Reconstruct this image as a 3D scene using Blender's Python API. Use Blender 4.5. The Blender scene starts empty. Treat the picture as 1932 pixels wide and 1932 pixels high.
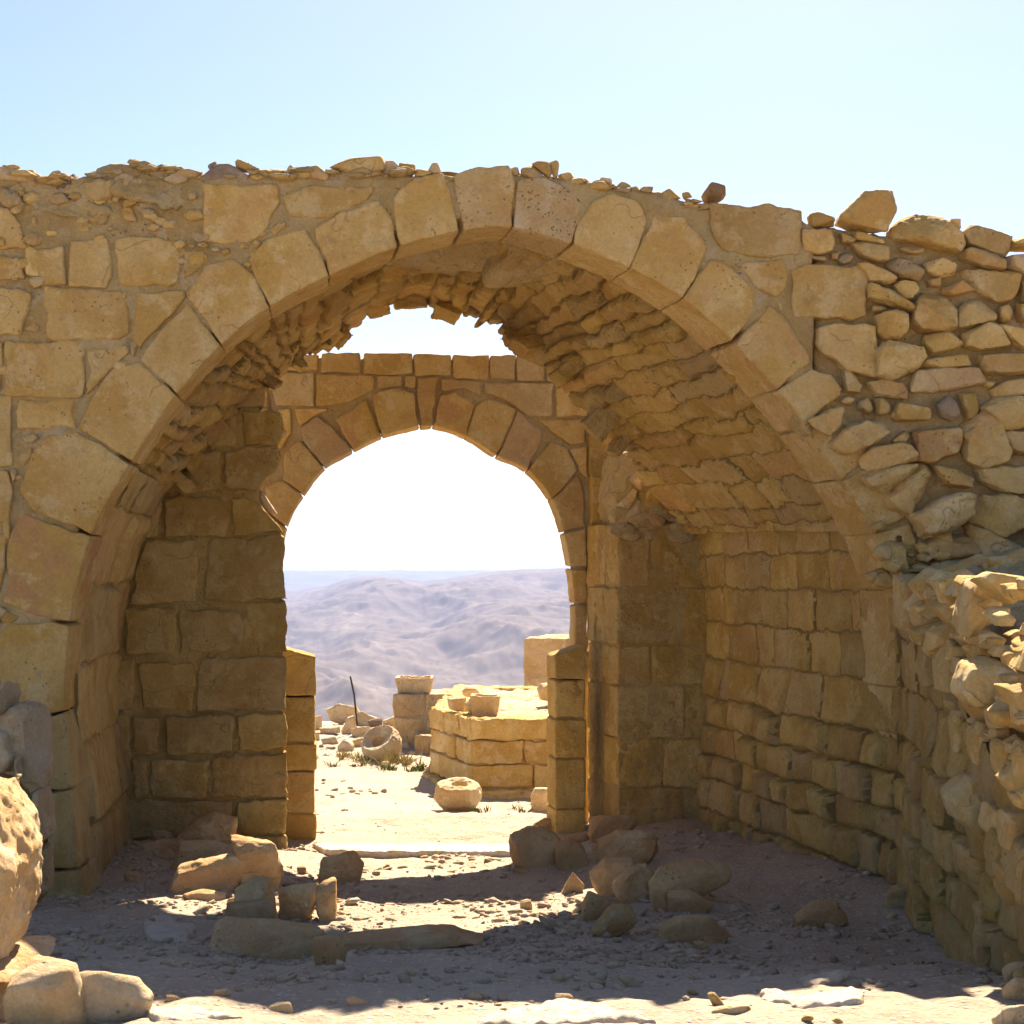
import bpy, bmesh, math, random
import numpy as np
from mathutils import Vector

# ------------------------------------------------------------------ camera, sky, sun
sc = bpy.context.scene
COL = sc.collection
F, CX, HY, EYE = 2900.0, 966.0, 1078.0, 1.6      # focal length etc. in units of a 1932-wide picture
cam = bpy.data.cameras.new('camera'); camo = bpy.data.objects.new('camera', cam); COL.objects.link(camo)
camo.location = (0, 0, EYE); camo.rotation_euler = (math.radians(90), 0, 0)
cam.sensor_width = 36; cam.lens = 36 * F / 1932; cam.shift_y = (HY - 966) / 1932
cam.clip_start = 0.05; cam.clip_end = 30000
sc.camera = camo
SUN_EL, SUN_AZ = math.radians(44), math.radians(10)     # azimuth measured from +Y towards +X
w = bpy.data.worlds.new('World'); sc.world = w; w.use_nodes = True
nt = w.node_tree; bg = nt.nodes['Background']
sky = nt.nodes.new('ShaderNodeTexSky'); sky.sky_type = 'NISHITA'; sky.sun_disc = False
sky.sun_elevation = SUN_EL; sky.sun_rotation = SUN_AZ
sky.altitude = 900; sky.air_density = 1.0; sky.dust_density = 1.0; sky.ozone_density = 6.0
nt.links.new(sky.outputs[0], bg.inputs[0]); bg.inputs[1].default_value = 0.050
sl = bpy.data.lights.new('sun', 'SUN'); so = bpy.data.objects.new('sun', sl); COL.objects.link(so)
sl.energy = 4.1; sl.angle = math.radians(0.5); sl.color = (1.0, 0.93, 0.80)
sdir = Vector((math.sin(SUN_AZ) * math.cos(SUN_EL), math.cos(SUN_AZ) * math.cos(SUN_EL), math.sin(SUN_EL)))
so.rotation_euler = sdir.to_track_quat('Z', 'Y').to_euler()
so.location = (0, 0, 30)
sc.view_settings.view_transform = 'Standard'; sc.view_settings.look = 'None'
sc.view_settings.exposure = 2.04; sc.view_settings.gamma = 1; sc.view_settings.use_curve_mapping = False
sc.view_settings.use_white_balance = True; sc.view_settings.white_balance_temperature = 7400; sc.view_settings.white_balance_tint = 20
sc.render.engine = 'CYCLES'
sc.cycles.use_denoising = True
sc.cycles.max_bounces = 10; sc.cycles.diffuse_bounces = 8; sc.cycles.volume_bounces = 1

rng = np.random.RandomState(7); random.seed(7)

# ------------------------------------------------------------------ noise
PERM = np.random.RandomState(3).permutation(256).astype(np.int64)
GRAD = np.random.RandomState(4).normal(size=(256, 3)); GRAD /= np.linalg.norm(GRAD, axis=1)[:, None]
def perlin(p):
    p = np.asarray(p, float)
    i = np.floor(p).astype(np.int64); f = p - i
    u = f * f * f * (f * (f * 6 - 15) + 10)
    out = 0.0
    for dx in (0, 1):
        wx = u[:, 0] if dx else 1 - u[:, 0]
        for dy in (0, 1):
            wy = u[:, 1] if dy else 1 - u[:, 1]
            for dz in (0, 1):
                wz = u[:, 2] if dz else 1 - u[:, 2]
                h = PERM[(PERM[(PERM[(i[:, 0] + dx) & 255] + i[:, 1] + dy) & 255] + i[:, 2] + dz) & 255]
                g = GRAD[h]
                d = g[:, 0] * (f[:, 0] - dx) + g[:, 1] * (f[:, 1] - dy) + g[:, 2] * (f[:, 2] - dz)
                out = out + wx * wy * wz * d
    return out * 1.6
def fbm(p, octs=4, gain=.5):
    a, s, t = 1.0, 0, np.asarray(p, float)
    for k in range(octs):
        s = s + a * perlin(t + 17.3 * k); a *= gain; t = t * 2.03
    return s
def n2(x, y, s=1, k=0, octs=3):
    x = np.asarray(x, float); sh = x.shape
    p = np.stack([x.ravel() / s, np.asarray(y, float).ravel() / s, np.full(x.size, 7.7 + k * 3.1)], 1)
    return fbm(p, octs).reshape(sh)
def sstep(a, b, x):
    t = np.clip((x - a) / (b - a), 0, 1); return t * t * (3 - 2 * t)

# ------------------------------------------------------------------ picture units -> world
SYS = {'D': (1, 0, 0), '1': (.3516, 0, 264.2), '2': (.3516, 641.5, 264.2), '3': (.3516, 1252.8, 301.9), '4': (.3516, 0, 905.7),
       '5': (.3516, 490.6, 1056.6), '6': (.3516, 1252.8, 905.7), '7': (.5, 0, 1434), '8': (.5, 966, 1434)}
def pg(s):
    k, rest = s[0], s[1:]
    a = np.array(rest.split(), float).reshape(-1, 2); m, ox, oy = SYS[k]
    return a * m + [ox, oy]
def XZ(p, Y):                                    # outline at real distance Y, in metres
    p = np.atleast_2d(p)
    return np.stack([(p[:, 0] - CX) * Y / F, EYE - (p[:, 1] - HY) * Y / F], 1)

def gz(X, Y):                                    # ground height
    X = np.asarray(X, float); Y = np.asarray(Y, float)
    z = np.interp(Y, [-300, 2, 3.6, 4.3, 5, 5.8, 6.6, 7.45, 10, 13, 19, 21, 24, 30, 45], [.47, .47, .46, .42, .30, .15, .06, 0, -.14, -.26, -.30, -.5, -3, -12, -42])
    z = z + .05 * n2(X, Y, 1.7, 1) * sstep(60, 12, np.abs(Y)) + .018 * n2(X, Y, .35, 2) + .007 * n2(X, Y, .09, 3)
    rw = 2.0 - .25 * (Y - 7)                     # dirt banked against the right wall and the left pier
    z = z + .10 * np.exp(-((X - rw) / .45) ** 2) * sstep(5.5, 6.5, Y) * sstep(11, 10, Y)
    z = z + .14 * np.exp(-((X + 1.9) / .5) ** 2 - ((Y - 8.9) / .7) ** 2)
    z = z + .10 * np.exp(-((X - .75) / .5) ** 2 - ((Y - 9.0) / .8) ** 2)
    return z
def ground_hit(px, py):
    lo, hi = 2.5, 40.0
    Ys = np.arange(2.5, 24, .02)
    zr = EYE - (py - HY) * Ys / F; g = gz((px - CX) * Ys / F, Ys)
    k = np.argmax(zr < g)
    return float(Ys[k]) if zr[k] < g[k] else 20.0

# ------------------------------------------------------------------ materials
def mat(name):
    m = bpy.data.materials.new(name); m.use_nodes = True
    n = m.node_tree; b = n.nodes['Principled BSDF']; b.inputs['Roughness'].default_value = .92
    b.inputs['Specular IOR Level'].default_value = .15
    return m, n, b
def N(n, t, **kw):
    x = n.nodes.new(t)
    for k, v in kw.items(): setattr(x, k, v)
    return x
def noise(n, co, scale, detail=8, rough=.6, stretch=None):
    if stretch:
        mp = N(n, 'ShaderNodeMapping'); mp.inputs['Scale'].default_value = stretch; n.links.new(co, mp.inputs[0]); co = mp.outputs[0]
    t = N(n, 'ShaderNodeTexNoise'); t.inputs['Scale'].default_value = scale; t.inputs['Detail'].default_value = detail
    t.inputs['Roughness'].default_value = rough; n.links.new(co, t.inputs['Vector']); return t.outputs['Fac']
def ramp(n, f, a, b, lo=0., hi=1.):
    r = N(n, 'ShaderNodeMapRange'); r.interpolation_type = 'SMOOTHSTEP'
    r.inputs[1].default_value = a; r.inputs[2].default_value = b; r.inputs[3].default_value = lo; r.inputs[4].default_value = hi
    n.links.new(f, r.inputs[0]); return r.outputs[0]
def mix(n, f, a, b, mode='MIX'):
    x = N(n, 'ShaderNodeMix', data_type='RGBA', blend_type=mode)
    for s, v in ((x.inputs[0], f), (x.inputs[6], a), (x.inputs[7], b)):
        if isinstance(v, (int, float)): s.default_value = v
        elif isinstance(v, tuple): s.default_value = (*v, 1)
        else: n.links.new(v, s)
    return x.outputs[2]
def mth(n, op, a, b=0.0):
    x = N(n, 'ShaderNodeMath', operation=op)
    for s, v in ((x.inputs[0], a), (x.inputs[1], b)):
        if isinstance(v, (int, float)): s.default_value = v
        else: n.links.new(v, s)
    return x.outputs[0]

def stone_mat(name, dark, light, red=(.54, .30, .12), grey=(.46, .385, .28), pale=(.66, .54, .36), streak=0, pits=0, bump=.6):
    m, n, b = mat(name)
    geo = N(n, 'ShaderNodeNewGeometry').outputs['Position']
    at = N(n, 'ShaderNodeAttribute'); at.attribute_name = 'stone'
    sp = N(n, 'ShaderNodeSeparateColor'); n.links.new(at.outputs['Color'], sp.inputs[0])
    wob = N(n, 'ShaderNodeVectorMath', operation='MULTIPLY_ADD')       # every stone samples its own stretch of grain
    n.links.new(at.outputs['Color'], wob.inputs[0]); wob.inputs[1].default_value = (9, 7, 11); n.links.new(geo, wob.inputs[2])
    co = wob.outputs[0]
    big = noise(n, co, 2.6, 10, .62); med = noise(n, co, 6, 10, .70); fine = noise(n, geo, 60, 8, .7)
    c = mix(n, ramp(n, big, .42, .58), dark, light)
    c = mix(n, mth(n, 'MULTIPLY', ramp(n, med, .51, .60), .6), c, pale)
    rf = mth(n, 'MULTIPLY', mth(n, 'MULTIPLY', sp.outputs[1], 1.35), ramp(n, noise(n, co, 4.5, 8, .65), .40, .58))
    c = mix(n, rf, c, red)
    c = mix(n, mth(n, 'MULTIPLY', sp.outputs[2], ramp(n, big, .3, .6, .3, .8)), c, grey)
    ridge = mth(n, 'ABSOLUTE', mth(n, 'SUBTRACT', noise(n, co, 2.2, 3, .5), .5))
    crack = mth(n, 'MULTIPLY', ramp(n, ridge, .0015, .006, 1, 0), ramp(n, noise(n, co, 2.6, 2), .54, .62))
    c = mix(n, mth(n, 'MULTIPLY', crack, .28), c, (.17, .10, .04))
    v0 = N(n, 'ShaderNodeTexVoronoi'); v0.inputs['Scale'].default_value = 34; n.links.new(co, v0.inputs['Vector'])
    spot = mth(n, 'MULTIPLY', ramp(n, v0.outputs['Distance'], .10, .24, 1, 0), ramp(n, noise(n, co, 5, 4), .50, .62))
    c = mix(n, mth(n, 'MULTIPLY', spot, .6), c, (.24, .14, .05))
    if streak:
        sk = noise(n, geo, 9, 8, .65, (1, 1, .12)); c = mix(n, ramp(n, sk, .42, .66, 0, .6), c, pale)
        sk2 = noise(n, geo, 13, 8, .65, (1, 1, .16)); c = mix(n, ramp(n, sk2, .56, .7, 0, .5), c, (.30, .19, .08))
    c = mix(n, ramp(n, noise(n, co, 7, 9, .70), .56, .74, 0, .55), c, (.31, .18, .06))       # weathering blotches
    val = mth(n, 'ADD', mth(n, 'MULTIPLY', sp.outputs[0], .62), .66)
    val = mth(n, 'MULTIPLY', val, ramp(n, fine, .3, .7, .90, 1.08))
    vv = N(n, 'ShaderNodeCombineColor')
    for k in range(3): n.links.new(val, vv.inputs[k])
    c = mix(n, 1.0, c, vv.outputs[0], 'MULTIPLY')
    hgt = mth(n, 'ADD', mth(n, 'MULTIPLY', noise(n, co, 16, 12, .72), 1.3), mth(n, 'MULTIPLY', noise(n, geo, 95, 8, .75), .45))
    hgt = mth(n, 'SUBTRACT', hgt, mth(n, 'ADD', mth(n, 'MULTIPLY', crack, .2), mth(n, 'MULTIPLY', spot, .35)))
    if pits:
        v = N(n, 'ShaderNodeTexVoronoi'); v.inputs['Scale'].default_value = 55; v.inputs['Randomness'].default_value = 1
        n.links.new(geo, v.inputs['Vector'])
        pf = mth(n, 'MULTIPLY', ramp(n, v.outputs['Distance'], .16, .30, 1, 0), ramp(n, noise(n, geo, 9, 4), .46, .56))
        c = mix(n, mth(n, 'MULTIPLY', pf, .75), c, (.16, .09, .04)); hgt = mth(n, 'SUBTRACT', hgt, mth(n, 'MULTIPLY', pf, 1.2))
    n.links.new(c, b.inputs['Base Color'])
    bp = N(n, 'ShaderNodeBump'); bp.inputs['Strength'].default_value = min(1, bump * 1.4); bp.inputs['Distance'].default_value = .030
    n.links.new(hgt, bp.inputs['Height']); n.links.new(bp.outputs[0], b.inputs['Normal'])
    return m
M = {}
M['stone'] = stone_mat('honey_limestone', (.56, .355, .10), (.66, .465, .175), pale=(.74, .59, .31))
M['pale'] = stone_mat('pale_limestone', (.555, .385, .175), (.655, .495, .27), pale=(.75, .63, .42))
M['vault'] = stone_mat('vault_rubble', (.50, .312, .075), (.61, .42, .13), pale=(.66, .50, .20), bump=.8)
M['streaked'] = stone_mat('streaked_limestone', (.48, .32, .10), (.58, .43, .165), pale=(.63, .50, .24), streak=1)
M['porous'] = stone_mat('porous_limestone', (.54, .39, .18), (.62, .48, .26), pits=1)
M['dark'] = stone_mat('dark_weathered_stone', (.16, .11, .08), (.25, .18, .12), pale=(.36, .28, .2))
M['mortar'] = stone_mat('lime_mortar', (.525, .365, .14), (.62, .475, .22), bump=1.0)

M['white'] = stone_mat('white_bedrock', (.60, .50, .36), (.71, .62, .47), pale=(.80, .73, .60))
m, n, b = mat('dusty_ground'); M['ground'] = m
geo = N(n, 'ShaderNodeNewGeometry').outputs['Position']
c = mix(n, ramp(n, noise(n, geo, 1.1, 8, .6), .35, .65), (.385, .305, .21), (.445, .365, .26))
c = mix(n, ramp(n, noise(n, geo, 22, 8, .7), .45, .7, 0, .55), c, (.53, .445, .32))
v = N(n, 'ShaderNodeTexVoronoi'); v.inputs['Scale'].default_value = 42; n.links.new(geo, v.inputs['Vector'])
vs = N(n, 'ShaderNodeSeparateColor'); n.links.new(v.outputs['Color'], vs.inputs[0])
c = mix(n, mth(n, 'MULTIPLY', ramp(n, vs.outputs[0], .62, .8), ramp(n, v.outputs['Distance'], .32, .42, .7, 0)), c, (.58, .50, .39))
c = mix(n, ramp(n, noise(n, geo, 70, 6, .7), .52, .68, 0, .5), c, (.27, .20, .13))
n.links.new(c, b.inputs['Base Color'])
hg = mth(n, 'ADD', noise(n, geo, 45, 10, .72), mth(n, 'MULTIPLY', ramp(n, v.outputs['Distance'], .1, .5, 1, 0), mth(n, 'MULTIPLY', vs.outputs[1], .5)))
bp = N(n, 'ShaderNodeBump'); bp.inputs['Strength'].default_value = .8; bp.inputs['Distance'].default_value = .02
n.links.new(hg, bp.inputs['Height']); n.links.new(bp.outputs[0], b.inputs['Normal'])

M['chips'] = stone_mat('stone_chips', (.44, .325, .19), (.53, .41, .26), pale=(.62, .51, .35), grey=(.46, .38, .27))
M['fallen'] = stone_mat('fallen_limestone', (.53, .35, .15), (.63, .455, .22), pale=(.72, .57, .34))
m, n, b = mat('desert_hillside'); M['hills'] = m
geo = N(n, 'ShaderNodeNewGeometry').outputs['Position']
c = mix(n, ramp(n, noise(n, geo, .012, 12, .7), 0.34, .68), (.075, .058, .04), (.12, .096, .07))
c = mix(n, ramp(n, noise(n, geo, .02, 10, .66, (1, .35, 1)), .5, .7, 0, 0.6), c, (.22, .18, .13))
gl_ = mth(n, 'ABSOLUTE', mth(n, 'SUBTRACT', noise(n, geo, .02, 6, .6, (1, .3, 1)), .5)); c = mix(n, ramp(n, gl_, .0, .03, .45, 0), c, (.07, .055, .035))
c = mix(n, ramp(n, noise(n, geo, .09, 8, .7), .55, .72, 0, .6), c, (.09, .075, .05))
n.links.new(c, b.inputs['Base Color'])

m, n, b = mat('rusty_iron'); M['iron'] = m; b.inputs['Base Color'].default_value = (.06, .045, .035, 1); b.inputs['Metallic'].default_value = .6; b.inputs['Roughness'].default_value = .7
def leaf_mat(name, a, bb):
    m, n, b = mat(name); geo = N(n, 'ShaderNodeNewGeometry').outputs['Position']
    n.links.new(mix(n, ramp(n, noise(n, geo, 18, 4), .35, .65), a, bb), b.inputs['Base Color']); b.inputs['Roughness'].default_value = .7
    b.inputs['Subsurface Weight'].default_value = 0
    return m
M['dry'] = leaf_mat('dry_grass', (.30, .24, .07), (.40, .34, .14))
M['green'] = leaf_mat('green_weed', (.07, .11, .02), (.16, .18, .04))

# ------------------------------------------------------------------ object helpers
def tag(o, label=None, cat=None, group=None, kind=None):
    if label: o['label'] = label
    if cat: o['category'] = cat
    if group: o['group'] = group
    if kind: o['kind'] = kind
    return o
def thing(name, label, cat, loc, group=None):
    o = bpy.data.objects.new(name, None); COL.objects.link(o); o.location = loc; o.empty_display_size = .2
    return tag(o, label, cat, group)
def mesh_obj(name, V, faces, material, parent=None, cols=None, smooth=True):
    V = np.asarray(V, float)
    if parent is not None: off = np.array(parent.location)
    else:
        off = np.array([(V[:, 0].min() + V[:, 0].max()) / 2, (V[:, 1].min() + V[:, 1].max()) / 2, V[:, 2].min()])
    me = bpy.data.meshes.new(name)
    if isinstance(faces, np.ndarray):
        nf, k = faces.shape
        me.vertices.add(len(V)); me.vertices.foreach_set('co', (V - off).astype(np.float32).ravel())
        me.loops.add(nf * k); me.loops.foreach_set('vertex_index', faces.astype(np.int32).ravel())
        me.polygons.add(nf); me.polygons.foreach_set('loop_start', np.arange(0, nf * k, k, dtype=np.int32))
        me.update(calc_edges=True)
    else:
        me.from_pydata((V - off).tolist(), [], faces)
    if smooth: me.polygons.foreach_set('use_smooth', np.ones(len(me.polygons), bool))
    if cols is not None:
        a = me.attributes.new('stone', 'FLOAT_COLOR', 'POINT')
        a.data.foreach_set('color', np.concatenate([cols, np.ones((len(V), 1))], 1).astype(np.float32).ravel())
    me.materials.append(material)
    o = bpy.data.objects.new(name, me); COL.objects.link(o)
    if parent is not None: o.parent = parent
    else: o.location = off
    return o

# ------------------------------------------------------------------ stones: cut as solids, voxel-remeshed in batches, weathered with noise
Q = {}           # batch -> list of (key, verts, faces, tone, amp)
OBJS = []        # (key, name, material, parent, tagargs)
def tone(lo=.3, hi=.75, red=.25, grey=.2):
    return np.array([rng.uniform(lo, hi), rng.uniform(0, 1) ** 2 * red * 2, rng.uniform(0, 1) ** 2 * grey * 2])
def rough_outline(p, step=.05, jit=.006):
    out = []
    for a, bq in zip(p, np.roll(p, -1, 0)):
        k = max(1, int(np.linalg.norm(bq - a) / step))
        for t in range(k):
            q = a + (bq - a) * t / k; out.append(q + rng.normal(0, jit, 2))
    return np.array(out)
def orient(p):
    x, y = p[:, 0], p[:, 1]
    return p if np.sum(x * np.roll(y, -1) - np.roll(x, -1) * y) > 0 else p[::-1]
def prism(p2, Y0, depth, slope, key, batch='face', t=None, amp=.007, shrink=.99, inset=.978, proud=None, jit=.006, tilt=.012, snap=None):
    """outline (X,Z in metres) pushed back along (slope,1,0) - a dressed stone with a slightly pillowed front"""
    c = p2.mean(0); p = orient(rough_outline((p2 - c) * shrink + c, jit=jit))
    if snap is not None:
        dd = np.linalg.norm(p[:, None] - snap[None], axis=2); m_ = dd.min(1) < .055; p[m_] = snap[dd.argmin(1)[m_]]
        p = p[np.linalg.norm(p - np.roll(p, 1, 0), axis=1) > .004]
    c = p.mean(0); k = len(p)
    if proud is None: proud = rng.uniform(0, .016)
    tx, tz = rng.normal(0, tilt, 2)
    rings = [((p - c) * inset + c, -proud - .008), (p, -proud + .006), (p, depth)]
    V = []
    for q, dy in rings:
        yy = dy + (tx * (q[:, 0] - c[0]) + tz * (q[:, 1] - c[1]) if dy < depth else 0)
        V.append(np.stack([q[:, 0] + slope * np.maximum(dy, 0), np.full(k, Y0) + yy, q[:, 1]], 1))
    V = np.concatenate(V); fs = [list(range(k)), list(range(3 * k - 1, 2 * k - 1, -1))]
    for r in (0, 1):
        for i in range(k):
            j = (i + 1) % k; fs.append([r * k + j, r * k + i, (r + 1) * k + i, (r + 1) * k + j])
    Q.setdefault(batch, []).append((key, V, fs, tone() if t is None else np.array(t, float), amp))
def hull(V, key, batch, t=None, amp=.01):
    bm = bmesh.new()
    for v in V: bm.verts.new(v)
    r = bmesh.ops.convex_hull(bm, input=bm.verts)
    bmesh.ops.delete(bm, geom=[g for g in r['geom_interior'] if isinstance(g, bmesh.types.BMVert)], context='VERTS')
    bmesh.ops.delete(bm, geom=[v for v in bm.verts if not v.link_faces], context='VERTS')
    bmesh.ops.recalc_face_normals(bm, faces=bm.faces)
    bm.verts.index_update()
    vv = np.array([v.co[:] for v in bm.verts]); ff = [[v.index for v in f.verts] for f in bm.faces]; bm.free()
    Q.setdefault(batch, []).append((key, vv, ff, tone() if t is None else np.array(t, float), amp))
def rock(p2, Y, d, key, batch='rock', t=None, amp=None, lean=.10, blunt=.74, grow=1.03, cuts=10):
    """boulder whose outline seen from the front is p2; half depth d"""
    c = p2.mean(0); h = np.ptp(p2[:, 1]); wd = np.ptp(p2[:, 0]); V = []
    p = (p2 - c) * grow + c
    for s, dy, sh in ((blunt, -1, -lean), (.98, -.45, -lean * .2), (1, .15, 0), (.8, 1, lean * .4)):
        q = (p - c) * (s * (1 + rng.normal(0, .05 if s < .9 else .02, (len(p), 1)))) + c
        if s < .9: q = q + rng.normal(0, .05, 2) * [wd, h]
        q[:, 1] += sh * h
        V.append(np.stack([q[:, 0], Y + dy * d * (1 + rng.normal(0, .16, len(p))), q[:, 1]], 1))
    V = np.concatenate(V); cc = V.mean(0); ext = np.array([wd, 2 * d, h]) * .5
    for _ in range(cuts):
        nn = rng.normal(0, 1, 3) * [.8, 1.2, .8]; nn /= np.linalg.norm(nn); nn /= ext; nn /= np.linalg.norm(nn)
        pr = (V - cc) @ nn; lim = pr.max() * rng.uniform(.66, .87); V = V - np.maximum(pr - lim, 0)[:, None] * nn
    hull(V, key, batch, t, min(.014, .045 * min(h, wd)) if amp is None else amp)
def box(V8, key, batch='face', t=None, amp=.007):
    hull(np.asarray(V8, float), key, batch, t, amp)

BATCH = {'face': (.010, 1), 'rock': (.008, 1), 'core': (.022, 2), 'far': (.014, 2), 'big': (.009, 1), 'fine': (.005, 1)}
RES = {}
def run_batches():
    for bname, items in Q.items():
        vox, its = BATCH[bname]
        pitch = max(np.ptp(it[1], axis=0).max() for it in items) + .3
        side = int(math.ceil(len(items) ** .5)); V, Fc, cen, base = [], [], [], 0
        for i, (key, v, f, t, a) in enumerate(items):
            c0 = (v.min(0) + v.max(0)) / 2; sh = np.array([(i % side) * pitch, (i // side) * pitch, 0]) - c0
            V.append(v + sh); Fc += [[j + base for j in ff] for ff in f]; base += len(v); cen.append(-sh)
        me = bpy.data.meshes.new('tmp'); me.from_pydata(np.concatenate(V).tolist(), [], Fc)
        o = bpy.data.objects.new('tmp', me); COL.objects.link(o)
        md = o.modifiers.new('r', 'REMESH'); md.mode = 'VOXEL'; md.voxel_size = vox
        dg = bpy.context.evaluated_depsgraph_get(); e = o.evaluated_get(dg); m2 = e.to_mesh()
        nv = len(m2.vertices); co = np.empty(nv * 3, np.float32); m2.vertices.foreach_get('co', co); co = co.reshape(-1, 3).astype(float)
        li = np.empty(len(m2.loops), np.int32); m2.loops.foreach_get('vertex_index', li); q = li.reshape(-1, 4)
        e.to_mesh_clear(); bpy.data.objects.remove(o); bpy.data.meshes.remove(me)
        idx = np.rint(co[:, 0] / pitch).astype(int) + side * np.rint(co[:, 1] / pitch).astype(int)
        ea = np.concatenate([q[:, 0], q[:, 1], q[:, 2], q[:, 3]]); eb = np.concatenate([q[:, 1], q[:, 2], q[:, 3], q[:, 0]])
        deg = np.maximum(np.bincount(ea, minlength=nv) + np.bincount(eb, minlength=nv), 1)
        for _ in range(its):
            for k in range(3):
                s = np.bincount(ea, co[eb, k], nv) + np.bincount(eb, co[ea, k], nv); co[:, k] = .35 * co[:, k] + .65 * s / deg
        nr = np.cross(co[q[:, 2]] - co[q[:, 0]], co[q[:, 3]] - co[q[:, 1]]); vn = np.zeros((nv, 3))
        for k in range(3): vn[:, k] = sum(np.bincount(q[:, j], nr[:, k], nv) for j in range(4))
        vn /= np.maximum(np.linalg.norm(vn, axis=1), 1e-9)[:, None]
        amp = np.array([it[4] for it in items])[idx]; T = np.array([it[3] for it in items])[idx]
        P = co + np.array(cen)[idx] + rng.uniform(-40, 40, (len(items), 3))[idx] * .37
        d = amp * (.9 * perlin(P / .21) + .5 * perlin(P / .085) + .34 * perlin(P / .036) + .22 * perlin(P / .019) - .8 * np.abs(perlin(P / .16 + 9)) - .35 * np.abs(perlin(P / .06 + 3)) - 1.1 * np.maximum(perlin(P / .065 + 5) - .33, 0))
        co = co + vn * d[:, None] + np.array(cen)[idx]
        order_f = idx[q[:, 0]]
        keys = np.array([it[0] for it in items])
        kv, kf = keys[idx], keys[order_f]
        for key in np.unique(keys):
            sel = np.nonzero(kv == key)[0]; mp = np.full(nv, -1); mp[sel] = np.arange(len(sel)); fq = mp[q[kf == key]]
            if key in RES:
                r = RES[key]; RES[key] = (np.concatenate([r[0], co[sel]]), np.concatenate([r[1], fq + len(r[0])]), np.concatenate([r[2], T[sel]]))
            else: RES[key] = (co[sel], fq, T[sel])
KEY = [0]
def new(name, material, parent=None, label=None, cat=None, group=None, kind=None):
    KEY[0] += 1; OBJS.append((KEY[0], name, material, parent, (label, cat, group, kind))); return KEY[0]

# ------------------------------------------------------------------ ground, hills
def grid_faces(nu, nv):
    i = np.arange((nu - 1) * (nv - 1)); r, c = i // (nv - 1), i % (nv - 1); a = r * nv + c
    return np.stack([a, a + nv, a + nv + 1, a + 1], 1)
xs = np.concatenate([[-400, -150, -60, -30, -18, -12, -9], np.arange(-7, -2.8, .1), np.arange(-2.8, 2.8, .02), np.arange(2.8, 7, .1), [9, 12, 18, 30, 60, 150, 400]])
ys = np.concatenate([[-300, -120, -50, -20, -8, -3, 0, 1, 2, 2.6], np.arange(3, 3.8, .1), np.arange(3.8, 11.4, .02), np.arange(11.4, 21, .06), np.arange(21, 46, .6)])
gx, gy = np.meshgrid(xs, ys, indexing='ij')
V = np.stack([gx, gy, gz(gx, gy)], -1).reshape(-1, 3)
o = mesh_obj('ground', V, grid_faces(len(xs), len(ys)), M['ground']); tag(o, kind='structure', label='dusty pale ground strewn with stone chips', cat='ground')

th = np.concatenate([np.linspace(-.75, -.2, 80)[:-1], np.linspace(-.2, .2, 520), np.linspace(.2, .75, 80)[1:]]); rr = np.concatenate([np.geomspace(40, 500, 50), np.linspace(506, 3300, 560), np.geomspace(3320, 9000, 110)])
tt, RR = np.meshgrid(th, rr, indexing='ij'); hx, hy = tt * RR, RR
ridge_px = np.array([-400, 200, 541, 614, 666, 709, 744, 797, 842, 912, 983, 1071, 1200, 1600, 2400])
ridge_py = np.array([1120, 1128, 1123, 1109, 1092, 1086, 1090, 1099, 1094, 1080, 1075, 1072, 1076, 1090, 1080])
R0 = 2500.0
zr = EYE - (np.interp(tt * F + CX, ridge_px, ridge_py) - HY) * R0 / F
zr = zr + 1.5 * n2(tt * 40, tt * 0, 1, 5)
s = sstep(500, R0, RR) ** .8
front = -88 + (zr + 88) * s
spur = 1 - np.abs(n2(hx + .55 * hy, hy * .45, 420, 8, 4)); spur2 = 1 - np.abs(n2(hx + .3 * hy, hy * .5, 130, 9, 4))
mask = sstep(350, 900, RR) * sstep(R0 * 1.0, R0 * .72, RR)
spur3 = 1 - np.abs(n2(hx + .2 * hy, hy * .6, 48, 10, 4))
spur4 = 1 - np.abs(n2(hx + .2 * hy, hy * .55, 17, 15, 3))
front = front + mask * (1.3 * (spur4 - .75) + (spur - .75) * 42 + (spur2 - .75) * 15 + (spur3 - .75) * 4.5)
back = np.interp(RR, [R0, 3300, 4200, 5600, 6300, 9000], [0, -75, -72, 1.5, 3.0, 6.0]); bm_ = sstep(R0, 3300, RR)
far = back + sstep(3200, 4200, RR) * sstep(6200, 5200, RR) * (1 - np.abs(n2(hx, hy, 600, 11, 4)) - .8) * 45 + sstep(5000, 6000, RR) * 2.0 * n2(tt * 30, RR * 0, 1, 12)
hz = np.where(RR < R0, front, zr * (1 - bm_) + far * bm_)
hz = np.where(RR < 300, np.interp(RR, [40, 120, 300], [-33, -60, -88]), hz)
hz = np.maximum(hz + 1.2 * n2(hx, hy, 60, 14), -98)
V = np.stack([hx, hy, hz], -1).reshape(-1, 3)
o = mesh_obj('hills', V, grid_faces(len(th), len(rr)), M['hills']); tag(o, kind='structure', label='bare eroded desert hills fading into blue haze', cat='hills')

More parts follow.
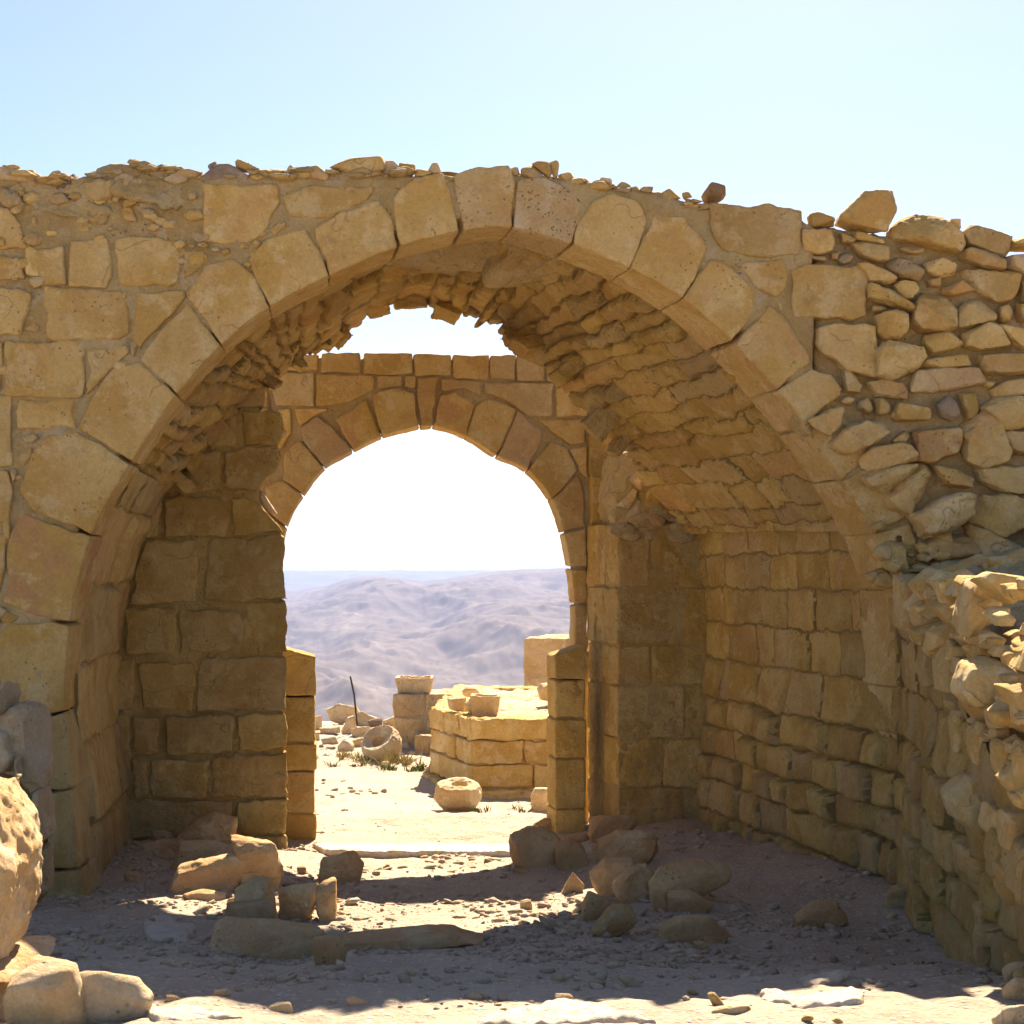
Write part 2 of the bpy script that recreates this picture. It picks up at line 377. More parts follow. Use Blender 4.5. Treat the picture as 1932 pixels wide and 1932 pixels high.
# ------------------------------------------------------------------ the front arch wall
FY = 7.45
def spline(P, per=24):
    out = []; E = np.concatenate([[2 * P[0] - P[1]], P, [2 * P[-1] - P[-2]]])
    for k in range(1, len(E) - 2):
        a, b_, c_, d_ = E[k - 1:k + 3]
        for t in np.arange(per) / per: out.append(.5 * (2 * b_ + (c_ - a) * t + (2 * a - 5 * b_ + 4 * c_ - d_) * t * t + (3 * b_ - a - 3 * c_ + d_) * t ** 3))
    return np.array(out)
def slope_at(px): return float(np.interp(px, [130, 1690], [-.093, -.257]))
arch = thing('arch_wall', 'broad front arch wall of honey stone with crumbling top', 'arch', (-.1, FY + .2, 0))
INTR = np.array([(165, 1714), (148, 1585), (130, 1440), (123, 1342), (134, 1173), (174, 1011), (246, 876), (334, 746), (418, 652), (510, 580), (622, 521), (750, 466),
                 (872, 436), (963, 430), (1077, 461), (1188, 507), (1288, 564), (1383, 647), (1464, 734), (1525, 810), (1592, 905), (1650, 1010), (1685, 1115), (1692, 1300), (1700, 1500), (1712, 1700)], float)
CURVE = XZ(spline(INTR), FY)
V_L = [
 ('4-20 840 60 775 270 760 372 770 360 1000 350 1245 240 1258 100 1200 20 1100 -20 1000', (.45, .05, 0)),
 ('4 25 400 60 250 130 170 200 200 330 250 490 303 440 480 395 640 375 758 290 752 150 718 10 655 50 560', (.5, .95, .05)),
 ('D 33 925 60 860 85 822 145 812 190 836 246 876 205 950 176 1010 140 995 65 965', (.5, .15, .05)),
 ('D 145 810 180 735 215 695 265 682 334 746 290 800 248 872 195 836', (.55, .15, .05)),
 ('D 265 680 300 625 355 568 418 652 375 697 335 744', (.5, .12, .1)),
 ('D 350 555 390 500 440 485 480 520 510 580 455 620 418 650 380 595', (.6, .3, .05)),
 ('D 468 490 500 450 575 428 600 470 622 521 560 550 512 580 480 530', (.65, .2, .05)),
 ('D 592 430 640 400 715 375 740 410 752 465 690 490 624 520 605 470', (.62, .25, .05)),
 ('D 742 370 780 335 835 325 850 360 872 436 810 450 755 468 745 410', (.72, .05, .2)),
 ('D 855 330 900 313 960 310 973 345 964 430 920 431 876 436 862 380', (.62, .35, .35)),
 ('D 975 340 1030 335 1085 358 1098 385 1090 430 1076 460 1020 444 967 431', (.6, .25, .2)),
 ('2 1350 335 1450 285 1600 315 1655 440 1620 560 1555 690 1400 618 1242 558 1280 440', (.65, .1, .15)),
 ('D 1235 403 1290 410 1335 465 1325 495 1290 563 1240 535 1189 508 1210 455', (.68, .3, .1)),
 ('3 250 530 320 550 500 710 490 770 440 880 370 982 240 865 105 742 180 620', (.66, .3, .1)),
 ('3 560 785 640 830 780 1050 780 1090 700 1160 602 1232 480 1110 376 986 470 890', (.62, .45, .1)),
 ('3 790 1115 900 1150 960 1230 950 1260 850 1330 765 1430 690 1312 606 1236 690 1180', (.62, .2, .2))]
for i, (s_, t) in enumerate(V_L):
    p = pg(s_.replace('4-20', '4 -20')); cpx = p[:, 0].mean()
    key = new('voussoir', M['porous'] if i == 10 else M['stone'], arch, 'pale pitted voussoir beside the crown' if i == 10 else 'rust red voussoir' if i == 1 else None)
    prism(XZ(p, FY), FY, .36, slope_at(cpx), key, t=t, amp=.006, proud=.001 + .005 * rng.rand(), shrink=.998, inset=.988, tilt=.006, snap=CURVE, jit=.003)
# lower right: the ring runs on but its face has broken away
for a, bq in zip(INTR[18:24], INTR[19:25]):
    d = (bq - a) / np.linalg.norm(bq - a); nrm = np.array([d[1], -d[0]])
    p = np.array([a, (a + bq) / 2, bq, bq + nrm * 75, a + nrm * 75]); key = new('voussoir', M['stone'], arch)
    prism(XZ(p, FY), FY + .05, .33, slope_at(1600), key, t=(.5, .1, .15), amp=.005, shrink=1.0, inset=.99, tilt=0, snap=CURVE)
# jamb stones at the left foot
for s_ in ('D 88 1350 124 1344 132 1430 138 1488 92 1492', 'D 90 1498 138 1490 149 1590 153 1640 90 1640', 'D 88 1644 153 1642 165 1714 166 1740 86 1740'):
    key = new('jamb_stone', M['streaked'], arch); prism(XZ(pg(s_), FY), FY, .36, slope_at(130), key, t=(.35, .1, .1))
k_ash = new('ashlar_facing', M['stone'], arch)
for s_, t in (('D 383 347 456 345 527 348 527 385 512 428 470 458 380 460 381 400', (.66, .3, .05)), ('D 533 364 600 350 712 352 700 373 625 410 545 412', (.52, .05, .2)),
              ('D 130 456 205 448 211 485 205 540 130 540', (.55, .1, .1)), ('D 218 450 338 452 341 500 335 530 320 540 225 540', (.58, .15, .1)),
              ('D 343 470 392 476 385 500 346 530', (.42, .2, .2)), ('D 80 541 160 542 235 546 249 580 246 630 225 642 85 640', (.5, .2, .05)),
              ('D 10 641 145 643 162 660 160 740 150 755 10 750', (.55, .2, .05)), ('D 33 752 140 754 142 803 75 811 33 808', (.62, .1, .1)),
              ('D -60 745 24 745 24 882 -60 882', (.45, .1, .1)), ('D -60 655 5 645 6 738 -60 740', (.5, .1, .1)), ('D -60 480 40 486 46 530 -60 535', (.5, .4, .1)), ('D -60 540 45 545 60 560 40 632 -60 635', (.55, .1, .1)),
              ('D -60 388 15 388 45 425 52 468 -60 474', (.6, .2, .05)), ('D 60 470 122 462 124 535 78 540', (.5, .1, .1)),
              ('D 168 660 238 652 250 668 215 690 180 732 166 745', (.5, .1, .1)), ('D 255 550 345 548 352 562 300 620 262 660 252 640', (.52, .1, .1)),
              ('D -60 890 22 888 28 930 18 985 -60 990', (.5, .2, .1)), ('D -60 995 15 1000 8 1060 0 1120 -60 1130', (.5, .1, .1)), ('D -60 1140 0 1140 15 1150 -10 1180 -60 1190', (.45, .1, .3)),
              ('3 240 225 500 235 740 265 740 515 400 520 310 485 265 420', (.36, .2, .25)), ('3 385 560 640 530 660 560 662 690 600 740 500 690 420 610', (.55, .3, .1)),
              ('3 680 590 720 567 1093 567 1095 835 1060 855 700 845 680 780', (.58, .05, .25)), ('3 830 885 880 876 1130 882 1145 960 1140 1160 1050 1145 900 1080 820 990', (.66, .2, .1))):
    prism(XZ(pg(s_), FY), FY, .25, -.1, k_ash, t=t, amp=.008, proud=.001 + .007 * rng.rand(), shrink=1.004, inset=.985)
rz = np.random.RandomState(61); y_ = 345.0
while y_ < 1690:
    hh = rz.uniform(80, 125); x_ = -455 + rz.uniform(-20, 20)
    while x_ < -75:
        ww = min(rz.uniform(90, 190), -66 - x_)
        if ww > 30: prism(XZ(np.array([(x_ + 3, y_ + rz.uniform(2, 7)), (x_ + ww - 3, y_ + rz.uniform(2, 7)), (x_ + ww - 3, y_ + hh - 4), (x_ + 3, y_ + hh - 4)]), FY), FY, .25, -.1, k_ash, t=tone(.4, .65, .15, .15), amp=.008, proud=.006 * rz.rand(), shrink=1.0, inset=.985)
        x_ += ww
    y_ += hh
k_rub = new('rubble_facing', M['stone'], arch)
y_ = 520.0
while y_ < 1120:
    hh = rz.uniform(34, 70); x_ = 1990 + rz.uniform(0, 30)
    while x_ < 2470:
        ww = rz.uniform(50, 120)
        if y_ > np.interp(x_, [1990, 2300, 2480], [490, 545, 620]) and not (x_ < 2030 and y_ < 1000): rock(XZ(np.array([(x_, y_ + 8), (x_ + ww * .5, y_), (x_ + ww, y_ + 6), (x_ + ww, y_ + hh - 6), (x_ + ww * .4, y_ + hh), (x_, y_ + hh - 8)]), FY), FY + .08, .12, k_rub, t=tone(.35, .75, .3, .25), amp=.010, lean=.04, blunt=.9, grow=1.1, cuts=4)
        x_ += ww
    y_ += hh
RUB = '''745 375 900 370 930 430 900 480 840 505 745 490|790 290 830 275 920 310 920 345 800 355|960 380 1040 410 1030 440 965 435|1010 440 1090 425 1200 460 1195 530 1140 540 1060 510
1030 385 1180 420 1180 450 1100 425 1040 420|930 520 980 485 1020 510 1015 545 960 555|790 490 870 515 870 545 795 525|895 485 945 480 935 530 900 525|1270 470 1310 455 1400 465 1400 500 1320 505
1200 540 1240 500 1330 530 1400 600 1370 635 1270 620 1215 580|1410 550 1480 530 1560 560 1565 610 1480 620 1420 590|1040 550 1090 540 1200 590 1245 640 1225 680 1100 650 1100 570
1240 670 1280 640 1340 650 1365 690 1330 750 1290 740|1100 670 1230 700 1330 760 1320 810 1100 745|1110 770 1200 790 1190 810 1120 805|1130 820 1190 815 1260 800 1300 830 1300 900 1260 960 1180 975 1145 920
1340 720 1400 700 1520 705 1560 800 1560 895 1480 905 1380 905 1335 860|1500 670 1600 630 1670 660 1670 690 1560 720 1510 710|1620 590 1900 610 1890 680 1850 740 1780 750 1680 700 1620 640
1565 830 1620 760 1700 735 1765 810 1760 850 1640 890 1570 890|1810 790 1850 770 1885 810 1870 860 1830 870 1805 840|1150 1010 1200 970 1380 1000 1400 1060 1370 1120 1220 1175 1150 1150
1390 910 1520 905 1600 980 1590 1000 1440 1045 1400 980|1610 930 1730 880 1800 900 1850 990 1700 1020 1620 990|1790 880 1932 895 1970 1000 1900 1010 1850 950|1410 1070 1620 1035 1640 1100 1500 1115 1410 1105
1715 1040 1932 1030 2100 1040 2100 1160 1740 1165 1715 1100|1380 1130 1480 1115 1680 1120 1715 1190 1560 1225 1335 1240|1770 1230 1850 1180 2090 1170 2080 1260 1800 1270|1100 1190 1180 1175 1290 1190 1320 1230 1315 1285 1150 1260
1235 1285 1430 1300 1445 1330 1430 1390 1260 1395 1228 1360|1600 1255 1680 1250 1700 1330 1690 1370 1610 1400|1720 1330 1800 1280 1960 1260 2100 1300 2080 1430 1820 1435 1760 1370
1350 1460 1380 1440 1570 1440 1590 1500 1580 1590 1440 1620 1380 1600|1590 1450 1650 1380 1720 1360 1790 1400 1810 1480 1850 1560 1840 1600 1700 1640 1620 1600|1820 1460 2090 1460 2090 1600 1860 1560
1700 1660 1800 1640 1960 1650 2100 1690 1960 1790 1830 1780 1720 1720|1640 1770 1850 1800 1920 1850 1920 1950 1800 2010 1640 1930|1930 1830 2100 1800 2100 1990 1930 1990|890 1540 960 1440 1060 1375 1160 1420 1180 1460 1060 1540 980 1590
770 1400 880 1340 950 1330 950 1420 900 1510 830 1460|1050 1600 1120 1540 1290 1520 1350 1570 1360 1610 1240 1640 1130 1690 1080 1650|1080 1700 1240 1640 1350 1620 1310 1700 1200 1780 1110 1750
1195 1800 1300 1700 1390 1630 1430 1690 1380 1800 1330 1890 1240 1860|1330 1900 1450 1830 1600 1780 1650 1800 1640 1900 1550 1980 1400 1990|945 1280 990 1260 1030 1290 1010 1310 960 1300|1045 1290 1100 1270 1125 1320 1110 1360 1050 1330
1130 1280 1180 1260 1225 1300 1210 1350 1150 1365|1230 1500 1300 1445 1335 1460 1310 1520 1240 1515|1400 2070 1480 2010 1620 1975 1690 2060 1680 2110 1560 2140 1440 2140|1650 1975 1760 1990 1900 2060 1960 2150 1900 2210 1750 2205 1690 2150
1915 640 2100 640 2100 760 1935 750|1900 770 2100 780 2100 870 1920 860|960 1080 1040 1150 1080 1200 1060 1240 980 1240|500 730 560 740 570 790 510 800|600 740 660 735 675 800 620 810|1420 630 1490 625 1490 670 1440 670|1260 990 1330 1010 1300 1080 1270 1060
1650 1130 1700 1130 1700 1180 1660 1170|1720 1180 1780 1190 1760 1220 1725 1225|1240 1560 1300 1560 1330 1620 1280 1640|1450 1640 1560 1650 1660 1690 1640 1750 1500 1760|1160 1600 1200 1590 1220 1640 1180 1660'''.replace('\n', '|').split('|')
for i, s_ in enumerate(RUB):
    p = XZ(pg('3 ' + s_), FY); sz = min(np.ptp(p[:, 0]), np.ptp(p[:, 1]))
    edge = 39 <= i <= 45
    t = (.45, .6, .1) if i in (3, 33, 44) else (.35, .2, .8) if i in (9, 5) else tone(.35, .75, .3, .25)
    if edge: t = (.7, .25, .2)
    rock(p, FY + .085 - .03 * rng.rand(), min(.13, .5 * sz) + .045, k_rub, t=t, amp=min(.015, .075 * sz), lean=.04, blunt=.92, grow=1.17, cuts=5)
key = new('quoin', M['dark'], arch, 'dark grey fieldstone in the rubble')
rock(XZ(pg('3 1440 1300 1530 1240 1590 1290 1600 1370 1550 1410 1480 1395'), FY), FY + .03, .08, key, t=(.6, .2, .6))
k_f = new('broken_springer', M['mortar'], arch)
rock(XZ(pg('D 1655 1000 1725 990 1745 1095 1695 1110'), FY), FY + .12, .12, k_f, t=(.4, .1, .2), amp=.02)
rz = np.random.RandomState(23)
for i in range(26):
    px, py, r_ = rz.uniform(1665, 1800), rz.uniform(985, 1100), rz.uniform(10, 24); a = np.linspace(0, 2 * math.pi, 7)[:-1] + rz.rand()
    rock(XZ(np.stack([px + 1.2 * r_ * np.cos(a), py + .8 * r_ * np.sin(a)], 1), FY - .1), FY - .02 + .1 * rz.rand(), r_ * .0032, k_rub, 'fine', t=tone(.4, .75), amp=.008)
rock(XZ(pg('D 1672 1020 1712 1018 1716 1085 1676 1088'), FY), FY + .03, .07, k_rub, t=(.5, .1, .1), amp=.008, blunt=.9, cuts=3)
k_inf = new('rubble_infill', M['stone'], arch)
for i in range(70):
    if i < 44: px, py = rz.uniform(20, 370), rz.uniform(335, 450)
    elif i < 56: px, py = rz.uniform(330, 520), rz.uniform(435, 500)
    else: px, py = rz.uniform(-10, 80), rz.uniform(400, 1100)
    r_ = rz.uniform(5, 19); a = np.linspace(0, 2 * math.pi, 7)[:-1] + rz.rand()
    rock(XZ(np.stack([px + 1.25 * r_ * np.cos(a), py + .8 * r_ * np.sin(a)], 1), FY), FY + rz.uniform(-.005, .02), r_ * .0011 + .010, k_inf, 'fine', t=tone(.35, .7, .3, .3), amp=.012)
# small chinking stones pressed in the joints on the left
k_ch = new('chinking', M['stone'], arch)
for s_ in ('1 1330 600 1360 570 1420 590 1400 640 1350 640', '1 1440 480 1500 430 1540 420 1540 470 1470 520', '1 1180 590 1230 570 1240 610 1190 620', '1 1280 560 1340 550 1340 580 1290 590', '1 640 800 690 790 690 850 660 870', '1 690 1080 740 1040 755 1080 720 1160 690 1140',
           '1 150 380 200 390 210 470 170 450', '1 210 460 320 480 330 520 240 530', '1 80 1700 170 1640 175 1690 120 1760', '1 40 1760 90 1740 105 1790 60 1850', '4 0 170 60 200 60 330 10 300', '4 0 690 140 720 60 770 0 760', '1 640 360 720 350 740 440 660 450', '1 750 350 840 360 850 420 770 430',
           '1 860 420 950 410 940 480 870 480', '1 130 540 220 600 230 740 140 720', '1 1370 500 1420 470 1440 500 1390 530', '1 600 1190 690 1170 680 1240 610 1260'):
    p = XZ(pg(s_), FY); rock(p, FY + .012, .03, k_ch, amp=.005)
k_core = new('rubble_core', M['mortar'], arch)
off = INTR.copy(); d = np.gradient(INTR, axis=0); d /= np.linalg.norm(d, axis=1)[:, None]; off += np.stack([d[:, 1], -d[:, 0]], 1) * 26
core = [(-460, 322), (-300, 312), (-160, 316), (0, 310), (80, 330), (120, 338), (165, 332), (200, 308), (250, 302), (330, 318), (380, 324), (440, 325), (520, 324), (620, 318), (700, 320), (760, 326), (800, 326), (850, 326), (960, 318), (1060, 336), (1130, 344),
        (1200, 352), (1300, 372), (1345, 384), (1505, 405), (1520, 415), (1600, 425), (1700, 440), (1800, 465), (1932, 485), (2080, 500), (2300, 545), (2480, 620), (2480, 1150), (2080, 1090), (1932, 1120), (1800, 1100), (1705, 1085), (1660, 1010), (1610, 930), (1560, 860), (1525, 815), (1500, 790)]
core += [tuple(q) for q in off[18:3:-1]] + [(88, 1345), (85, 1500), (85, 1740), (-460, 1740)]
core = np.array(core, float)
def clipx(p, x0, right):
    out = []
    for a, bq in zip(p, np.roll(p, -1, 0)):
        ia, ib = (a[0] >= x0) == right, (bq[0] >= x0) == right
        if ia: out.append(a)
        if ia != ib: out.append(a + (bq - a) * (x0 - a[0]) / (bq[0] - a[0]))
    return np.array(out)
k_bed = new('rubble_bedding', M['mortar'], arch)
prism(XZ(clipx(core, 1540, True), FY), FY + .055, .32, -.12, k_bed, batch='core', t=(.35, .1, .15), amp=.022, shrink=1, inset=.995, proud=0, jit=.004, tilt=0)
core = clipx(core, 1540, False)
prism(XZ(core, FY), FY + .009, .38, -.12, k_core, batch='core', t=(.5, .1, .15), amp=.017, shrink=1, inset=.995, proud=0, jit=.004, tilt=0)
# crumbled, bulging mortar at the upper left
k_crum = new('crumbled_core', M['mortar'], arch, 'crumbling earthy core at the upper left')
for s_, dd in (('1 500 180 600 125 720 130 830 165 960 240 1050 330 960 420 700 330 520 300', .05), ('1 60 240 300 300 520 320 640 370 560 440 380 420 240 380 120 330', .045), ('1 0 240 130 300 160 380 60 360 0 330', .05), ('1 0 600 110 640 130 740 0 760', .04), ('1 700 880 900 870 960 960 760 1040 720 980', .012), ('1 480 1080 680 1080 670 1200 500 1230', .012)):
    p = XZ(pg(s_), FY); rock(p, FY + .02, dd, k_crum, t=(.5, .1, .2), amp=.030 if dd > .03 else .01, lean=0)
# body of the wall behind the face, its top sloping rubble
k_b = new('wall_head', M['mortar'], arch)
for x0, x1, y0, y1 in ((-160, 260, 325, 480), (230, 620, 330, 420), (590, 1010, 340, 400), (980, 1370, 355, 430), (1340, 1760, 420, 560), (1720, 2080, 480, 640)):
    a = XZ(np.array([(x0, y0 + 8), (x1, y0 + 8 + (40 if x0 > 900 else 0)), (x1, y1), (x0, y1)], float), FY)
    V8 = [(q[0], FY + yy, q[1]) for yy, q in [(.25, a[0]), (.25, a[1]), (.25, a[2]), (.25, a[3])]] + [(q[0] - .2, FY + 1.0, q[1] - .1) for q in a]
    hull(np.array(V8), k_b, 'core', (.6, .1, .2), .03)

# ------------------------------------------------------------------ masonry sheets (coursed stones as real relief, closed at the back)
def resample(P, n):
    d = np.concatenate([[0], np.cumsum(np.linalg.norm(np.diff(P, axis=0), axis=1))]); t = np.linspace(0, d[-1], n)
    return np.stack([np.interp(t, d, P[:, k]) for k in range(P.shape[1])], 1), t
def relief(U, W, rows_u, wmean, joint, seed, warp=.025, rnd=.03, off=.012, mort=.5):
    """U across the courses, W along them (metres). returns height and per-vertex tone"""
    r = np.random.RandomState(seed)
    u = U + warp * n2(U * 1.0, W, .28, seed) + warp * .4 * n2(U, W, .08, seed + 1)
    w_ = W + warp * n2(W, U, .25, seed + 2) + warp * .4 * n2(W, U, .07, seed + 3)
    ri = np.clip(np.searchsorted(rows_u, u.ravel()) - 1, 0, len(rows_u) - 2).reshape(u.shape)
    H = np.zeros(u.shape); T = np.zeros(u.shape + (3,))
    for k in range(len(rows_u) - 1):
        m = ri == k
        if not m.any(): continue
        hgt = rows_u[k + 1] - rows_u[k]
        wm = wmean * (.6 + hgt / .25 * .5); e = [-3 - r.rand() * .2]
        while e[-1] < 14: e.append(e[-1] + wm * r.uniform(.5, 1.6))
        e = np.array(e); ci = np.searchsorted(e, w_[m]) - 1; ci = np.clip(ci, 0, len(e) - 2)
        du = np.minimum(u[m] - rows_u[k], rows_u[k + 1] - u[m]); dw = np.minimum(w_[m] - e[ci], e[ci + 1] - w_[m])
        gap = r.uniform(.0, .012, len(e))[ci]
        dd = np.maximum(np.minimum(du, dw) - gap, 0); corner = np.sqrt(np.maximum(np.minimum(du, rnd * 2), 0) * np.maximum(np.minimum(dw, rnd * 2), 0))
        prof = 1 - np.exp(-np.minimum(dd, corner) / rnd * 2.2)
        o_ = r.normal(0, off, len(e))[ci]; tu = r.normal(0, .05, len(e))[ci]; tw = r.normal(0, .05, len(e))[ci]
        uc = (rows_u[k] + rows_u[k + 1]) / 2; wc = (e[ci] + e[ci + 1]) / 2
        hh = joint * prof + (o_ + tu * (u[m] - uc) + tw * (w_[m] - wc)) * prof
        H[m] = np.maximum(hh, joint * mort * (.35 + .35 * n2(U[m], W[m], .2, seed + 6)))
        tn = np.stack([r.uniform(.3, .75, len(e)), r.rand(len(e)) ** 2 * .5, r.rand(len(e)) ** 2 * .45], 1); T[m] = tn[ci]
    return H, T
def sheet(P, toward, H, T, thick, name, material, parent=None, amp=.006):
    """P: (nu,nv,3) base surface; relief H pushes along the normal towards `toward`; a rough back closes the body"""
    nu, nv = P.shape[:2]
    a = np.gradient(P, axis=0); b_ = np.gradient(P, axis=1); nr = np.cross(a, b_); nr /= np.maximum(np.linalg.norm(nr, axis=-1), 1e-9)[..., None]
    s_ = np.sign(np.sum(nr * (np.asarray(toward) - P), -1)); nr = nr * np.where(s_.mean() > 0, 1, -1)
    pp = P.reshape(-1, 3)
    H = H + (amp * (perlin(pp / .13) + .6 * perlin(pp / .05) + .35 * perlin(pp / .026) - .6 * np.abs(perlin(pp / .09 + 4)))).reshape(nu, nv)
    A = P + nr * H[..., None]; B = P - nr * thick + (.05 * perlin(pp / .3)).reshape(nu, nv)[..., None]
    V = np.concatenate([A.reshape(-1, 3), B.reshape(-1, 3)]); f = grid_faces(nu, nv); o_ = nu * nv
    idx = np.arange(nu * nv).reshape(nu, nv); loop = np.concatenate([idx[0, :-1], idx[:-1, -1], idx[-1, :0:-1], idx[:0:-1, 0]]); l2 = np.roll(loop, -1)
    rim = np.stack([loop, l2, l2 + o_, loop + o_], 1)
    C = np.concatenate([T.reshape(-1, 3)] * 2)
    flip = np.where(s_.mean() > 0, 1, 0)
    Fq = np.concatenate([f, f[:, ::-1] + o_, rim[:, ::-1]])
    if not flip: Fq = Fq[:, ::-1]
    return mesh_obj(name, V, Fq, material, parent, C)

# vault: loft from the front arch backwards, ends in a broken edge
sec = INTR[5:22].copy(); d = np.gradient(sec, axis=0); d /= np.linalg.norm(d, axis=1)[:, None]; sec += np.stack([d[:, 1], -d[:, 0]], 1) * 20
S3 = XZ(sec, FY); nu = 500
S3, ul = resample(S3, nu); mm = np.linspace(-.11, -.235, nu)
EDGE = np.array([(150, 1060), (240, 985), (330, 905), (430, 800), (500, 735), (560, 690), (610, 655), (660, 610), (700, 592), (740, 577), (780, 565), (820, 580), (880, 600), (950, 618), (985, 668), (1045, 720), (1110, 790), (1150, 832), (1190, 878), (1230, 930), (1285, 1010), (1340, 1150)], float)
EY = np.array([9.2, 9.2, 9.2, 9.4, 10.2, 10.4, 10.45, 10.45, 10.45, 10.45, 10.4, 10.2, 9.7, 9.2, 9.05, 9.15, 9.3, 9.55, 9.8, 10.0, 10.2])
ed = EDGE[1:]; E3 = np.stack([(ed[:, 0] - CX) * EY[:len(ed)] / F, EY[:len(ed)], EYE - (ed[:, 1] - HY) * EY[:len(ed)] / F], 1)[:20]
E3, _ = resample(E3, nu)
rv = np.random.RandomState(21); rows = [0]
while rows[-1] < ul[-1] + .3: rows.append(rows[-1] + rv.uniform(.085, .19))
rows = np.array(rows); stp = rv.uniform(-.16, .12, len(rows) * 3)
E3[:, 1] = np.convolve(np.pad(E3[:, 1], 30, 'edge'), np.ones(61) / 61, 'valid')
jag = 1 + .3 * np.convolve(np.pad(stp[np.searchsorted(rows, ul)], 3, 'edge'), np.ones(7) / 7, 'valid') + .03 * n2(ul, ul * 0, .05, 3)
nv = 190
F3 = np.stack([S3[:, 0] + mm * .3, np.full(nu, FY + .3), S3[:, 1]], 1)
tv = np.linspace(0, 1, nv)[None, :] * jag[:, None]
P = F3[:, None, :] + (E3 - F3)[:, None, :] * tv[..., None]; YY = P[..., 1]
Uu = np.repeat(ul[:, None], nv, 1)
H, T = relief(Uu, YY, rows, .46, .036, 31, warp=.04, rnd=.015, off=.016, mort=.35)
reg = sstep(ul[-1] - 1.1, ul[-1] - .6, Uu); H = H * (1 - .5 * reg)
vt = thing('barrel_vault', 'shadowed rubble barrel vault ending in a jagged broken edge', 'vault', (-.4, 8.7, 2.9))
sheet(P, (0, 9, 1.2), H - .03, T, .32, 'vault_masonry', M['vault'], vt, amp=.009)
rv = np.random.RandomState(12); i = 30
while i < nu - 45:
    wd_ = rv.uniform(.08, .24); dl = np.array([-.17 + rv.normal(0, .12), 1, rv.normal(0, .12)]); dl /= np.linalg.norm(dl); tg = E3[min(i + 6, nu - 1)] - E3[max(i - 6, 0)]; tg /= np.linalg.norm(tg); up = np.cross(tg, dl); up /= np.linalg.norm(up); up = up if up[2] > 0 else -up
    c_ = P[i, -1] + dl * rv.uniform(-.18, -.05) + up * rv.uniform(.02, .06); L_, h_ = rv.uniform(.14, .30), rv.uniform(.08, .15)
    V8 = np.array([c_ + tg * a * wd_ * .5 * rv.uniform(.8, 1.1) + dl * b_ * L_ * .5 * rv.uniform(.8, 1.1) + up * e_ * h_ * rv.uniform(.8, 1.1) for a in (-1, 1) for b_ in (-1, 1) for e_ in (-1, 1)])
    if rv.rand() < .62: hull(V8, new('edge_stone', M['vault'], vt), 'rock', tone(.3, .65, .2, .2), .014)
    i += int((wd_ * 1.02) / (ul[-1] / nu) * 1.15)

# right passage wall, running on in front of the facade
def wallX(Y): return np.interp(Y, [4.0, 4.7, 5.3, 5.8, 6.5, 7.45, 10.6], [1.46, 1.566, 1.615, 1.668, 1.757, 1.87, 1.055])
Yw = np.arange(4.1, 10.5, .0125); 
def topz(Y):
    return np.interp(Y, [4.0, 4.7, 5.15, 5.48, 5.52, 5.7, 6.1, 6.4, 6.5, 7.44, 7.46, 8.2, 10.6], [.85, .93, 1.01, 1.06, 1.10, 1.20, 1.30, 1.36, 1.54, 1.6, 1.62, 1.78, 1.86])
tz = topz(Yw) + np.where(Yw > 7.46, .16, 0) + .03 * n2(Yw, Yw * 0, .12, 4)
nz = 170; tq = np.linspace(0, 1, nz)
ZZ = -.35 + (tz[:, None] + .35) * tq[None]; YY = np.repeat(Yw[:, None], nz, 1)
bow = np.where(YY > 7.3, .04 * np.maximum(ZZ - 1.2, 0), 0)
P = np.stack([wallX(YY) - bow + .03 * n2(YY, ZZ, .8, 6), YY, ZZ], -1)
rows = [-.4]; rv = np.random.RandomState(5)
while rows[-1] < 2.4: rows.append(rows[-1] + (rv.uniform(.13, .20) if rows[-1] < .75 else rv.uniform(.2, .3)))
H, T = relief(ZZ, YY, np.array(rows), .25, .055, 44, warp=.018, rnd=.013, off=.020, mort=.35)
lev = sstep(1.15, .6, ZZ); H = H * (.22 + .78 * lev)
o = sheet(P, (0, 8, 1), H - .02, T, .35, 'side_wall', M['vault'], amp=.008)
tag(o, 'long rough rubble side wall along the right of the passage', 'wall')

# left passage wall: dressed, streaked, low relief
Yl = np.arange(7.7, 9.35, .0125); lp = INTR[:7].copy(); L3, ll = resample(XZ(lp, FY), 190)
YY = np.repeat(Yl[:, None], 190, 1)
P = np.stack([L3[None, :, 0] - .03 + np.interp(L3[None, :, 1], [0, 3], [-.105, -.10]) * (YY - FY), YY, np.repeat(L3[None, :, 1], len(Yl), 0)], -1)
H, T = relief(np.repeat(ll[None], len(Yl), 0), YY, np.arange(-.1, 4, .42), .6, .02, 52, warp=.02, rnd=.02, off=.006)
o = sheet(P, (0, 8, 1), H, T, .35, 'side_wall', M['streaked'], amp=.008)
tag(o, 'narrow streaked side wall at the left of the passage', 'wall')

